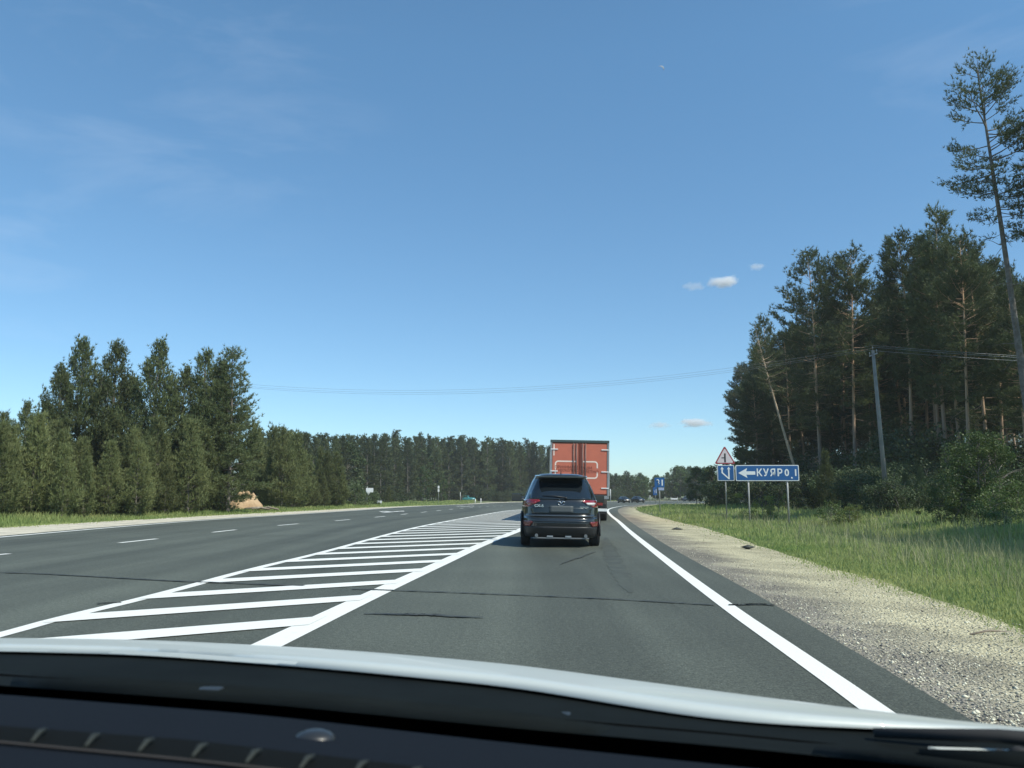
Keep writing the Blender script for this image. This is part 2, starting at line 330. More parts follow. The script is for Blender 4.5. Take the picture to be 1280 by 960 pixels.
SHO_R = ground_line([(1280, 768), (1100, 718), (1000, 691), (940, 673), (880, 656), (845, 648.5), (810, 641), (793, 636), (800, 633), (822, 630.8), (905, 628.3), (1050, 627.2)], pre=[(4.2, -12), (4.8, 2)], post=[(150, 209), (230, 212)])
SHO_L = ground_line([(0, 656), (130, 649), (250, 643), (400, 636), (470, 632.8), (600, 627.7), (650, 626.6), (760, 625.9), (900, 625.4), (1050, 625.1)], pre=[(-19.5, -12), (-19.8, 12)], post=[(150, 275), (230, 281)])
def strip(name, a, b, z, m, cols=6, zb=None, jit=0, seed=0):
    n = len(a); t = np.linspace(0, 1, cols+1); rg = np.random.default_rng(seed)
    v, uv = [], []
    s = np.r_[0, np.cumsum(np.hypot(*np.diff(a, axis=0).T))]
    for i in range(n):
        wd = np.hypot(*(b[i]-a[i]))
        for k in t:
            p = a[i]*(1-k)+b[i]*k
            if jit and k == 1: p = p + rg.normal(0, jit, 2)
            zz = z if zb is None else z*(1-k)+zb*k
            v.append((p[0], p[1], zz+float(H(p[1])))); uv.append((wd*k, s[i]))
    c = cols+1
    f = [(i*c+k, i*c+k+1, (i+1)*c+k+1, (i+1)*c+k) for i in range(n-1) for k in range(cols)]
    me = mesh_np(name, v, f, m, uv=uv)
    bm = bmesh.new(); bm.from_mesh(me); bmesh.ops.recalc_face_normals(bm, faces=bm.faces)
    if sum(fc.normal.z for fc in bm.faces) < 0: bmesh.ops.reverse_faces(bm, faces=bm.faces)
    bm.to_mesh(me); bm.free()
    return link(name, me)
def resample(a, n):
    d = np.r_[0, np.cumsum(np.hypot(*np.diff(a, axis=0).T))]; t = np.linspace(0, d[-1], n)
    return np.c_[np.interp(t, d, a[:, 0]), np.interp(t, d, a[:, 1])]
def nearest(a, b):
    """for each point of a the closest point of b"""
    bb = resample(b, 3000); out_ = []
    last = 0
    for p in a:
        d = np.hypot(bb[:, 0]-p[0], bb[:, 1]-p[1]); i = int(np.argmin(d)); i = max(i, last); last = i; out_.append(bb[i])
    return np.array(out_)
def ribbon(line, wd, z, t0=None, t1=None):
    n = np.gradient(line, axis=0); n /= np.hypot(n[:, 0], n[:, 1])[:, None]; nn = np.c_[n[:, 1], -n[:, 0]]
    wdt = np.broadcast_to(wd, len(line))
    a = line-nn*wdt[:, None]/2; b = line+nn*wdt[:, None]/2
    v = np.empty((2*len(line), 3)); v[0::2, :2] = a; v[1::2, :2] = b; v[:, 2] = z+H(v[:, 1])
    f = [(2*i, 2*i+1, 2*i+3, 2*i+2) for i in range(len(line)-1)]
    return v, np.array(f)
def merge(parts):
    V, Fc, b = [], [], 0
    for v, f in parts: V.append(v); Fc.append(np.asarray(f)+b); b += len(v)
    return np.vstack(V), np.vstack(Fc)
def struct(o): return tag(o, kind='structure')

struct(strip('road', L_ASPH, nearest(L_ASPH, R_ASPH), 0.0, M['asphalt'], 12))
struct(strip('road_shoulder', R_ASPH, nearest(R_ASPH, SHO_R), -.006, M['gravel'], 6, -.12, .07, 1))
struct(strip('road_shoulder', L_ASPH, nearest(L_ASPH, SHO_L), -.006, M['sand'], 4, -.10, .10, 2))
def marking(name, parts, m=None):
    v, f = merge(parts); return struct(link(name, mesh_np(name, v, f, m or M['paint_w'])))
marking('road_marking_edge', [ribbon(R_LINE, .17, .005)])
marking('road_marking_edge', [ribbon(L_LINE, .19, .005)])
# hatched island: two borders and slanting bars between them
def cross_x(line, y0, sl, x0=-3.85):
    g = line[:, 1]-(y0+sl*(line[:, 0]-x0)); i = np.where(np.diff(np.sign(g)) != 0)[0]
    if not len(i): return None
    i = i[0]; t = g[i]/(g[i]-g[i+1]); return line[i]*(1-t)+line[i+1]*t
bars = []
hl2, hr2 = HL[HL[:, 1] < 88], HR[HR[:, 1] < 88]
bars.append(ribbon(hl2, .17, .005)); bars.append(ribbon(hr2, .27, .005))
for k in range(-6, 44):
    y0 = 9.7+1.62*k; q = []
    for yy in (y0, y0+.52):
        q += [cross_x(hl2, yy, .6), cross_x(hr2, yy, .6)]
    if any(c is None for c in q): continue
    v = np.array([[*c, .009+float(H(c[1]))] for c in (q[0], q[1], q[3], q[2])])
    bars.append((v, [(0, 1, 2, 3)]))
marking('road_marking_island', bars)
# lane dashes
d = np.r_[0, np.cumsum(np.hypot(*np.diff(DASH, axis=0).T))]
def at_len(s): return np.array([np.interp(s, d, DASH[:, 0]), np.interp(s, d, DASH[:, 1])])
s0 = d[np.argmin(np.hypot(*(DASH-G(178, 675.8)).T))]
dashes = []
step = 5.45
for k in range(-8, 40):
    a = s0+k*step
    if a < 1 or a > d[-1]-3: continue
    dashes.append(ribbon(np.array([at_len(a-.9), at_len(a), at_len(a+.9)]), .15, .005))
marking('road_marking_lane', dashes)
def ground_arrow(px, py, s=1.0, ang=0):
    c = G(px, py); ca, sa = math.cos(ang), math.sin(ang)
    shp = [(-.09, -2.2), (.09, -2.2), (.09, 1.0), (.34, 1.0), (0, 2.2), (-.34, 1.0), (-.09, 1.0)]
    brn = [(-.09, -.6), (-.55, .2), (-.55, -.25), (-1.0, .7), (-.55, 1.3), (-.55, .75), (-.09, .1)]
    for j, poly in enumerate((shp, brn)):
        v = [((c[0]+(x*ca-y*sa)*s), (c[1]+(x*sa+y*ca)*s), .006+.004*j+float(H(c[1]))) for x, y in poly]
        me = bpy.data.meshes.new('road_marking_arrow'); me.from_pydata(v, [], [tuple(range(len(v)))]); me.materials.append(M['paint_w'])
        struct(link('road_marking_arrow', me))
ground_arrow(492, 639.8, 1.3, -.1); ground_arrow(583, 633.0, 1.5, -.2)
# sealed cracks, a patch and skid marks
rg = np.random.default_rng(5)
def crack(px, wd, name='road_crack', z=.012, amp=.05, m=None, taper=False):
    l = resample(np.array([G(*q) for q in px]), 90)
    l = l + np.cumsum(rg.normal(0, amp*.12, l.shape), axis=0)*np.sin(np.linspace(0, math.pi, 90))[:, None] + rg.normal(0, amp*.08, l.shape)
    ww = wd*(1+.5*rg.normal(0, .5, 90)).clip(.35, 2.0)
    if taper: ww = ww*np.sin(np.linspace(0.05, math.pi-.05, 90))**.5
    struct(link(name, mesh_np(name, *ribbon(l, ww, z), m or M['tar'])))
crack([(-30, 715), (60, 718), (230, 727), (380, 733)], .07, amp=.02)
crack([(440, 737), (500, 739), (640, 744), (760, 749), (893, 757)], .06, amp=.02)
crack([(912, 757), (968, 757.5)], .06)
crack([(455, 768), (520, 769), (605, 773)], .10, amp=.04, taper=True)
M['skid'] = mat('tyre rubber smear', (.046, .052, .042), .8, noise=(3, (.068, .077, .060), .35, .65))
crack([(700, 706), (745, 690)], .05, taper=True)
crack([(788, 741), (772, 712), (762, 690), (757, 672)], .28, 'skid_mark', .003, .02, M['skid'], True)
crack([(120, 756), (150, 754)], .05, taper=True)

# ------------------------------------------------------------ the land
POLY = np.vstack([resample(SHO_L, 120), resample(SHO_R, 120)[::-1]])
def road_dist(X, Y):
    """signed distance from the road corridor, positive outside"""
    X = np.asarray(X, float); Y = np.asarray(Y, float); sh = X.shape; X = X.ravel(); Y = Y.ravel()
    A = POLY; B = np.roll(POLY, -1, axis=0); best = np.full(len(X), 1e9); ins = np.zeros(len(X), bool)
    for a, b in zip(A, B):
        ab = b-a; L2 = ab@ab+1e-9
        t = np.clip(((X-a[0])*ab[0]+(Y-a[1])*ab[1])/L2, 0, 1)
        best = np.minimum(best, np.hypot(X-a[0]-t*ab[0], Y-a[1]-t*ab[1]))
        c = (a[1] > Y) != (b[1] > Y)
        with np.errstate(divide='ignore', invalid='ignore'):
            xi = a[0]+(Y-a[1])/(b[1]-a[1]+1e-12)*ab[0]
        ins ^= c & (X < xi)
    return np.where(ins, -best, best).reshape(sh)
def land(X, Y):
    X = np.asarray(X, float); Y = np.asarray(Y, float); dd = road_dist(X, Y)
    o = np.clip(dd/6, 0, 1); o = o*o*(3-2*o)
    bump_ = .10*np.sin(X*.41+1.3*np.sin(Y*.13))+.08*np.sin(Y*.37+X*.17)+.05*np.sin(X*1.3+Y*.9)
    right = np.where(X > 0, 1.0, .3)
    ditch = -.30*np.exp(-((dd-6)/2.5)**2)*right + .45*np.clip((dd-9)/10, 0, 1)*np.clip((130-Y)/60, 0, 1)
    return H(Y) - .16 + o*bump_ + np.where(dd > 0, ditch, 0)
gx = np.unique(np.r_[-1400, -1000, -600, -300, -200, np.arange(-140, 140, 1.6), 200, 300, 600, 1000, 1400])
gy = np.unique(np.r_[-150, -100, np.arange(-60, 300, 1.6), 330, 380, 450, 600, 1000, 1500])
XX, YY = np.meshgrid(gx, gy); ZZ = land(XX, YY)
v = np.c_[XX.ravel(), YY.ravel(), ZZ.ravel()]; nx = len(gx)
idx = np.arange(len(v)).reshape(XX.shape)
f = np.c_[idx[:-1, :-1].ravel(), idx[:-1, 1:].ravel(), idx[1:, 1:].ravel(), idx[1:, :-1].ravel()]
struct(link('ground', mesh_np('ground', v, f, M['turf'], smooth=True)))
def lz(x, y): return float(land(np.array([x]), np.array([y]))[0])

# ------------------------------------------------------------ grass and gravel
def blades(n, X, Y, h, wd, lean, rg, base=None):
    z = land(X, Y) if base is None else base
    an = rg.uniform(0, 2*math.pi, n); la = rg.uniform(0, 2*math.pi, n); ln = rg.uniform(.1, 1, n)*lean*h
    sx, sy = np.cos(an)*wd/2, np.sin(an)*wd/2; lx, ly = np.cos(la)*ln, np.sin(la)*ln
    v = np.empty((n, 5, 3))
    v[:, 0] = np.c_[X-sx, Y-sy, z]; v[:, 1] = np.c_[X+sx, Y+sy, z]
    v[:, 2] = np.c_[X-sx*.7+lx*.35, Y-sy*.7+ly*.35, z+h*.6]; v[:, 3] = np.c_[X+sx*.7+lx*.35, Y+sy*.7+ly*.35, z+h*.6]
    v[:, 4] = np.c_[X+lx, Y+ly, z+h]
    b = np.arange(n)[:, None]*5
    f = np.vstack([b+[0, 1, 3], b+[0, 3, 2], b+[2, 3, 4]])
    return v.reshape(-1, 3), f
def clump(X, Y): return .5+.5*np.sin(X*.9+2*np.sin(Y*.35))*np.sin(Y*.7+1.7*np.sin(X*.5))
def grass_patch(name, label, n, ysamp, side, m, hmin, hmax, wk, seed, dmin=.0, dmax=30, keep=None):
    rg = np.random.default_rng(seed); X, Y = [], []
    tot = 0
    while tot < n:
        k = n*2; y = ysamp(rg.uniform(0, 1, k)); 
        x = rg.uniform(3, .70*y+4) if side > 0 else -rg.uniform(10, .66*y+4)
        dd = road_dist(x, y)
        ok = (dd > dmin-rg.exponential(.45, k)) & (dd < dmax) & (rg.uniform(0, 1, k) < .35+.65*clump(x, y))
        if keep is not None: ok &= keep(x, y, dd)
        X.append(x[ok]); Y.append(y[ok]); tot += ok.sum()
    X = np.concatenate(X)[:n]; Y = np.concatenate(Y)[:n]; dd = road_dist(X, Y)
    h = rg.uniform(hmin, hmax, n)*(.35+.65*np.clip(dd/2.2, 0, 1))*(.7+.5*clump(X*.6+3, Y*.6))
    wd = wk*(.012+.0009*Y)
    v, f = blades(n, X, Y, h, wd, .55, rg)
    o = link(name, mesh_np(name, v, f, m)); tag(o, label, 'grass', None, 'stuff'); return o
inv = lambda a, b: (lambda u: 1/(1/a+(1/b-1/a)*u))      # more blades near the camera
grass_patch('grass', 'green roadside grass between the gravel shoulder and the pine wood', 190000, inv(7, 75), 1, M['grass'], .13, .33, 1.0, 11, dmin=.35)
grass_patch('grass', 'pale seeding stalks standing above the roadside grass', 9000, inv(9, 60), 1, M['straw'], .45, .75, .5, 12, dmin=1.5)
grass_patch('grass', 'coarse grass along the far shoulder below the young pines', 60000, lambda u: 26+90*u, -1, M['grass'], .2, .55, 1.1, 13, dmax=9)
grass_patch('grass', 'sparse grass on the far bend of the road', 30000, lambda u: 75+170*u, 1, M['grass'], .2, .5, 1.4, 14, dmax=40)
grass_patch('grass', 'grass on the open verge before the distant wood', 30000, lambda u: 110+150*u, -1, M['grass'], .25, .6, 1.4, 15, dmax=30)
# loose stones on the near shoulder
rg = np.random.default_rng(3); n = 15000
Y = inv(3.2, 30)(rg.uniform(0, 1, n)); t = rg.beta(1.0, 1.5, n)
xa = np.interp(Y, R_ASPH[:120, 1], R_ASPH[:120, 0]); xb = np.interp(Y, SHO_R[:120, 1], SHO_R[:120, 0])
X = xa+.02+(xb-xa)*t; zz = -.006-.114*t+H(Y)
s = rg.lognormal(-5.05, .45, n).clip(.003, .022)
oc = np.array([(1, 0, 0), (0, 1, 0), (-1, 0, 0), (0, -1, 0), (0, 0, 1), (0, 0, -1)], float)
an = rg.uniform(0, 6.28, n); ca, sa = np.cos(an), np.sin(an)
v = oc[None]*rg.uniform(.6, 1.3, (n, 6, 1)); v = v*np.array([1, .8, .6])*s[:, None, None]
vx = v[:, :, 0]*ca[:, None]-v[:, :, 1]*sa[:, None]; vy = v[:, :, 0]*sa[:, None]+v[:, :, 1]*ca[:, None]
v = np.stack([vx+X[:, None], vy+Y[:, None], v[:, :, 2]+(zz+s*.25)[:, None]], -1).reshape(-1, 3)
of = np.array([(0, 1, 4), (1, 2, 4), (2, 3, 4), (3, 0, 4), (1, 0, 5), (2, 1, 5), (3, 2, 5), (0, 3, 5)])
f = (np.arange(n)[:, None, None]*6+of[None]).reshape(-1, 3)
M['stone'] = mat('loose stones', (.46, .43, .32), .9); M['stone2'] = mat('pale stones', (.72, .68, .52), .9); M['stone3'] = mat('dark stones', (.12, .115, .11), .9)
mi = np.repeat(rg.choice(3, n, p=[.5, .38, .12]), 8)
tag(link('gravel', mesh_np('gravel', v, f, [M['stone'], M['stone2'], M['stone3']], mi)), 'loose stones scattered on the right hand shoulder', 'gravel', None, 'stuff')

# ------------------------------------------------------------ trees
def tubes_np(polys, rads, n=4):
    """many tapered tubes with k points each -> verts, quads"""
    P_ = np.asarray(polys); Rr = np.asarray(rads); m, k = P_.shape[:2]
    T = np.gradient(P_, axis=1); T /= np.linalg.norm(T, axis=2, keepdims=True)+1e-9
    ref = np.where(np.abs(T[..., 2:3]) < .9, np.array([0, 0, 1.0]), np.array([1.0, 0, 0]))
    A = np.cross(T, ref); A /= np.linalg.norm(A, axis=2, keepdims=True)+1e-9; B = np.cross(T, A)
    an = np.arange(n)*2*math.pi/n
    V = P_[:, :, None]+(A[:, :, None]*np.cos(an)[:, None]+B[:, :, None]*np.sin(an)[:, None])*Rr[:, :, None, None]
    idx = np.arange(m*k*n).reshape(m, k, n); nx_ = np.roll(idx, -1, axis=2)
    f = np.stack([idx[:, :-1], nx_[:, :-1], nx_[:, 1:], idx[:, 1:]], -1).reshape(-1, 4)
    return V.reshape(-1, 3), f
def tufts_np(C, D, size, k, spread, width, rg):
    """k narrow blades fanning out of each point"""
    n = len(C); c = np.repeat(C, k, 0); d = np.repeat(D, k, 0)+rg.normal(0, spread, (n*k, 3))
    d /= np.linalg.norm(d, axis=1, keepdims=True)+1e-9
    sz = (np.repeat(size, k) if np.ndim(size) else size)*rg.uniform(.7, 1.25, n*k)
    s = np.cross(d, rg.normal(0, 1, (n*k, 3))); s /= np.linalg.norm(s, axis=1, keepdims=True)+1e-9
    wd = sz*width
    v = np.empty((n*k, 3, 3)); v[:, 0] = c-s*wd[:, None]/2; v[:, 1] = c+s*wd[:, None]/2; v[:, 2] = c+d*sz[:, None]
    return v.reshape(-1, 3), np.arange(n*k*3).reshape(-1, 3)
def leaves_np(C, size, rg):
    n = len(C); a = rg.normal(0, 1, (n, 3)); a /= np.linalg.norm(a, axis=1, keepdims=True)
    b = np.cross(a, rg.normal(0, 1, (n, 3))); b /= np.linalg.norm(b, axis=1, keepdims=True)
    s = (size*rg.uniform(.6, 1.3, n))[:, None]
    v = np.empty((n, 4, 3)); v[:, 0] = C-a*s/2; v[:, 1] = C+b*s*.32; v[:, 2] = C+a*s/2; v[:, 3] = C-b*s*.32
    return v.reshape(-1, 3), np.arange(n*4).reshape(-1, 4)
def pine_data(seed, H_, r0, cs, Lmax, nb, twigs, tuft, k, lean=(0, 0), peak=.35, droop=0., upturn=.5, shoots=False, elev=(-5, 55), dead=8, needle='needle', bk=None, whorl=0, tw=.15, gaps=0.0, flat=.5, step=.22, bendamp=.15, topx=.85):
    """one pine: meshes for trunk (with limbs) and crown"""
    rg = np.random.default_rng(seed); K = 12
    hz = np.linspace(0, H_, K); ph = rg.uniform(0, 6, 4); tt = hz/H_
    tx = lean[0]*tt+bendamp*np.sin(tt*3+ph[0])*tt*2*H_/20; ty = lean[1]*tt+bendamp*np.sin(tt*3.5+ph[1])*tt*2*H_/20
    trunk = np.c_[tx, ty, hz]; tr = r0*(1-tt*.93)**.8; tr[0] *= 1.25
    V, Fq = tubes_np(trunk[None], tr[None], 8); limbV, limbR = [], []
    C, D, S = [], [], []
    nw = nb
    for i in range(nw):
        q = (i+rg.uniform(0, .6))/nw
        if whorl: q = (i//whorl+rg.uniform(-.12, .12))/(nw/whorl); q = min(max(q, 0), .995)
        hh = (cs+(1-cs)*q*.985)*H_
        if gaps and rg.uniform() < gaps: continue
        prof = (q/peak)**.55 if q < peak else ((1-q)/(1-peak))**topx
        Lb = max(.25, Lmax*(.16+.84*prof)*rg.uniform(.62, 1.12))
        az = rg.uniform(0, 2*math.pi) if not whorl else 2*math.pi*((i % whorl)/whorl)+(i//whorl)*1.1+rg.uniform(-.3, .3)
        el = R(elev[0]+(elev[1]-elev[0])*q**1.3)+rg.normal(0, .13)
        o = np.array([np.interp(hh, hz, tx), np.interp(hh, hz, ty), hh])
        s = np.linspace(0, 1, 5)
        e = el+upturn*s*s-droop*s
        stp = Lb/4; pts = [o]
        azs = az+rg.normal(0, .12, 5).cumsum()*.6
        for j in range(1, 5):
            pts.append(pts[-1]+stp*np.array([math.cos(azs[j])*math.cos(e[j]), math.sin(azs[j])*math.cos(e[j]), math.sin(e[j])]))
        pts = np.array(pts); limbV.append(pts); limbR.append(np.linspace(max(.012, r0*.20*(Lb/Lmax)), .008, 5))
        nt_ = max(3, int(twigs*Lb/Lmax+.5))
        for j in range(nt_):
            t = .28+.72*(j+rg.uniform(0, 1))/nt_; t = min(t, .99)
            b = np.array([np.interp(t, s, pts[:, c]) for c in range(3)])
            dv = pts[min(int(t*4)+1, 4)]-pts[int(t*4)] ; dv /= np.linalg.norm(dv)+1e-9
            side = np.cross(dv, [0, 0, 1.0]); side /= np.linalg.norm(side)+1e-9
            sg = 1 if (j % 2) else -1
            td = dv*.75+side*sg*rg.uniform(.4, 1.1)+np.array([0, 0, rg.uniform(.0, .6)*(1-flat)+rg.normal(0, .12)])
            td /= np.linalg.norm(td)
            tl = (Lb*.30*(1.15-t)+.32*tuft/.2)*rg.uniform(.6, 1.3)
            m_ = max(2, int(tl/(tuft*step*2.4)))
            a = np.linspace(.15, 1, m_)[:, None]
            c = b+td*tl*a+rg.normal(0, tuft*.28, (m_, 3)); C.append(c)
            dd = td*.8+np.array([0, 0, .45]); D.append(np.repeat(dd[None], m_, 0)); S.append(np.full(m_, tuft))
        C.append(pts[-1][None]+0); D.append((pts[-1]-pts[-2])[None]/(stp+1e-9)); S.append(np.array([tuft*1.1]))
    C.append(trunk[-1][None]); D.append(np.array([[0, 0, 1.]])); S.append(np.array([tuft*1.3]))
    C, D, S = np.vstack(C), np.vstack(D), np.concatenate(S)
    lv, lf = tubes_np(limbV, limbR, 4)
    parts = [(V, Fq), (lv, lf)]
    if dead:
        dv_, dr_ = [], []
        for _ in range(dead):
            hh = rg.uniform(cs*.45, cs)*H_; az = rg.uniform(0, 6.28); Lb = rg.uniform(.4, 1.9)
            o = np.array([np.interp(hh, hz, tx), np.interp(hh, hz, ty), hh]); e = rg.uniform(-.3, .3)
            pts = [o]; 
            for j in range(4):
                e += rg.normal(0, .25); az += rg.normal(0, .25)
                pts.append(pts[-1]+Lb/4*np.array([math.cos(az)*math.cos(e), math.sin(az)*math.cos(e), math.sin(e)]))
            dv_.append(np.array(pts)); dr_.append(np.linspace(.022, .006, 5))
        parts.append(tubes_np(dv_, dr_, 4))
    tv, tf = merge(parts)
    trunk_me = mesh_np('trunk', tv, tf, M[bk] if bk else M['bark'], smooth=True)
    cv, cf = tufts_np(C, D, S, k, .55, tw, rg); mi = np.zeros(len(cf), int)
    if shoots:   # upright candles of the new year's growth
        pick = rg.uniform(0, 1, len(C)) < .30
        sv_, sf_ = tufts_np(C[pick], np.repeat([[0, 0, 1.]], pick.sum(), 0), S[pick]*1.15, 3, .10, .24, rg)
        mi = np.r_[mi, np.ones(len(sf_), int)]; cv, cf = merge([(cv, cf), (sv_, sf_)])
    crown_me = mesh_np('crown', cv, cf, [M[needle], M['shoot']], mi)
    return trunk_me, crown_me
def broad_data(seed, H_, wd, nl, lsize, m, cs=.12, multi=1, clumps=34):
    """broadleaf tree or bush: stems, limbs and leaf clumps of uneven size"""
    rg = np.random.default_rng(seed); polys, rads, cc = [], [], []
    for sIdx in range(multi):
        bx, by = (rg.normal(0, wd*.22, 2) if multi > 1 else (0, 0)); hs = H_*rg.uniform(.75, 1) if multi > 1 else H_
        z = np.linspace(0, hs*.96, 5); w_ = rg.normal(0, wd*.04, (5, 2)).cumsum(0)
        st = np.c_[bx+w_[:, 0]*(z > 0), by+w_[:, 1]*(z > 0), z]; polys.append(st); rads.append(np.linspace(H_*.012, H_*.0025, 5))
        for c in range(clumps//multi):
            q = rg.uniform(cs, 1); zb = q*hs
            rad = wd*.5*(math.sin(math.pi*min(1, (q-cs*.3)/(1-cs*.3)))**.6*.85+.12)*rg.uniform(.35, 1.05)
            az = rg.uniform(0, 6.28); b = np.array([np.interp(zb*.8, z, st[:, 0]), np.interp(zb*.8, z, st[:, 1]), zb*.8])
            e = np.array([b[0]+rad*math.cos(az), b[1]+rad*math.sin(az), zb])
            s_ = np.linspace(0, 1, 5)[:, None]; pl = b+(e-b)*s_; pl[:, 2] += np.sin(s_[:, 0]*math.pi)*rad*.12
            polys.append(pl); rads.append(np.linspace(H_*.005, H_*.001, 5)); cc.append((e, wd*rg.uniform(.07, .16)))
    tv, tf = tubes_np(polys, rads, 5)
    P_ = []
    per = nl//len(cc)
    for e, r in cc:
        g = rg.normal(0, 1, (per, 3)); g = g/np.linalg.norm(g, axis=1, keepdims=True)*(rg.uniform(0, 1, (per, 1))**.45)
        P_.append(e+g*np.array([r*1.1, r*1.1, r*.85])*rg.uniform(.8, 1.5))
    C = np.vstack(P_); C = C[C[:, 2] > .03]
    v, f = leaves_np(C, lsize, rg)
    return mesh_np('trunk', tv, tf, M['bark_g'], smooth=True), mesh_np('crown', v, f, m)
def plant(data, name, label, cat, x, y, s=1.0, rz=None, group=None, sz=None, z=None):
    o = thing(name, label, cat, (x, y, (lz(x, y) if z is None else z)-.03), rnd.uniform(0, 6.28) if rz is None else rz, group)
    o.scale = (s, s, sz or s)
    for nm, me in zip(('trunk', 'crown'), data): link(nm, me, o)
    return o
rnd = random.Random(7)
# --- the pine wood on the right
TALL = [pine_data(100+i, 24, .19, cs-.12, Lm*1.12, 96, 17, .36, 9, lean=ln, peak=pk, dead=22, elev=(-14, 42), gaps=.05, topx=.55)
        for i, (cs, Lm, ln, pk) in enumerate([(.50, 3.1, (.5, 0), .6), (.42, 3.4, (-.6, .2), .55), (.56, 2.7, (.9, .3), .4), (.38, 2.8, (-.3, 0), .25), (.60, 3.0, (-1.4, .2), .45), (.46, 2.5, (.2, -.5), .3)])]
FULL = pine_data(160, 16, .17, .10, 2.9, 110, 15, .34, 9, peak=.4, topx=.6, dead=0, elev=(-20, 45), droop=.2)
lb_f = 'tall slender pine in the wood right of the road'
def hgt(px, ytop, Y): return float(P(px, ytop, Y)[2])
# front row, traced one by one: (px of trunk foot, px of top, y of top, distance, variant, name, label)
front = [
 (963, 400, 96, 3, 'short topped pine at the left end of the wood behind the triangle sign'),
 (985, 418, 92, 1, 'low pine second from the left end of the wood'),
 (1022, 320, 80, 1, 'rounded tall pine above the right end of the blue name board'),
 (1062, 318, 78, 0, 'wide crowned pine left of the notch in the wood, above the concrete pole'),
 (1090, 380, 84, 5, 'lower pine in the notch behind the concrete pole'),
 (1130, 296, 70, 2, 'tall pine just right of the notch in the wood'),
 (1176, 268, 66, 5, 'highest pine of the dense stand, right of the notch'),
 (1203, 300, 60, 0, 'pine with a bright sunlit trunk above the green birch'),
 (1228, 306, 62, 3, 'broad pine just left of the giant leaning pine'),
 (1254, 330, 70, 1, 'pine behind the trunk of the giant leaning pine')]
for px, yt, Y_, vi, lb in front:
    X_ = (px-640)/F*Y_*1.01; h = hgt(px, yt, Y_)-lz(X_, Y_)
    plant(TALL[vi], 'pine_tree', lb, 'pine tree', X_, Y_, h/24, rz=0, sz=h/24*1.0)
for px, yt, Y_, lb in ((944, 468, 96, 'dense dark pine at the very left end of the wood, foliage to the ground'), (958, 430, 101, 'full crowned pine just behind the left end of the wood'), (978, 455, 99, 'bushy pine filling in below the low pine near the left end')):
    X_ = (px-640)/F*Y_; h = hgt(px, yt, Y_)-lz(X_, Y_); plant(FULL, 'pine_tree', lb, 'pine tree', X_, Y_, h/16)
# the leaning pine with the bare sunlit trunk, and the giant at the edge of the picture
ps = P(975, 410, 90); a = P(999, 600, 90)
LEAN = pine_data(140, 21, .20, .60, 2.3, 56, 12, .28, 5, lean=(-5.2, 0), bk='bark_lit', dead=6, elev=(-10, 50))
plant(LEAN, 'pine_tree', 'leaning pine with long bare sunlit trunk behind the blue name board', 'pine tree', (1004-640)/F*74, 74, .80, rz=0)
g = P(1222, 90, 42); X0 = 27.2
GIANT = pine_data(150, g[2], .23, .60, 2.7, 66, 17, .21, 6, topx=.42, bk='bark_g', lean=(g[0]-X0, 0), peak=.55, dead=26, elev=(-24, 48), gaps=.06, tw=.17, droop=.15, bendamp=.12)
plant(GIANT, 'pine_tree', 'giant sparse pine leaning left at the right edge, tallest tree in view', 'pine tree', X0, 42, 1, rz=0)
plant(TALL[4], 'pine_tree', 'pine mostly cut off by the right edge beside the giant pine', 'pine tree', 29.0, 41, .98, rz=2.4)
# a tall one standing nearer, seen only by its shade
for x, y, s_ in ((25.5, 13, .9), (28.5, 17, 1), (24, 8.5, .8), (31, 12, .95)):
    plant(TALL[rnd.randrange(6)], 'pine_tree', 'pine beyond the right edge that shades the verge', 'pine tree', x, y, s_, group='pines beyond the right edge of view')
cnt = 0; placed = []
for i in range(4000):
    y = rnd.uniform(47, 150); x = rnd.uniform(22, 88)
    if cnt > 60 and x > 66: continue
    edge = np.interp(y, [47, 60, 80, 100, 150], [33, 34.5, 34.5, 34, 42])
    if x < edge or x > .72*y+8: continue
    if any((x-a)**2+(y-b)**2 < 2.9**2 for a, b in placed): continue
    px = 640+x/y*F
    top = np.interp(px, [930, 985, 1030, 1075, 1095, 1130, 1180, 1230, 1290], [445, 430, 360, 365, 425, 335, 300, 328, 345])+rnd.uniform(0, 26)
    h = (hgt(px, top, y)-lz(x, y))
    if h > 27: h = rnd.uniform(24, 27)
    h = max(h, 14)
    placed.append((x, y)); cnt += 1
    plant(TALL[rnd.randrange(6)], 'pine_tree', lb_f, 'pine tree', x, y, h/24, group='tall pines in the wood on the right')
    if cnt > 118: break
print('wood pines', cnt)
# --- left: tall bushy pines behind a thicket of young ones
MID = [pine_data(200+i, 10, .14, .10, 2.9, 118, 17, .21, 9, bk='bark_g', topx=.95, shoots=True, peak=.32, dead=0, elev=(-5, 60), upturn=.8, gaps=.05, needle='needle', tw=.14, flat=.15) for i in range(4)]
TIER = pine_data(210, 10, .14, .04, 2.2, 125, 16, .22, 9, bk='bark_g', peak=.18, dead=0, elev=(-2, 45), upturn=.2, needle='needle', whorl=5, flat=.9)
mids = [(70, 462, 50, 0, 'low wide shouldered pine at the left of the tall group'), (97, 430, 51, 1, 'tallest pine at the left end of the group above the thicket'),
        (140, 433, 52, 2, 'second tall pine from the left above the thicket, pointed top'), (189, 433, 52, 3, 'third tall pine from the left, full rounded top'),
        (226, 464, 53, 0, 'shorter pine between the third and fourth tall pines'), (250, 444, 54, 2, 'narrow tall pine left of the tiered pine'),
        (270, 455, 55, 1, 'slim pine tucked against the tiered pine'), (288, 436, 54, 4, 'tiered pine with level branches at the right end of the tall group'),
        (30, 506, 47, 3, 'half height pine near the left edge of the picture'), (160, 475, 55, 1, 'darker pine around the old wooden pole')]
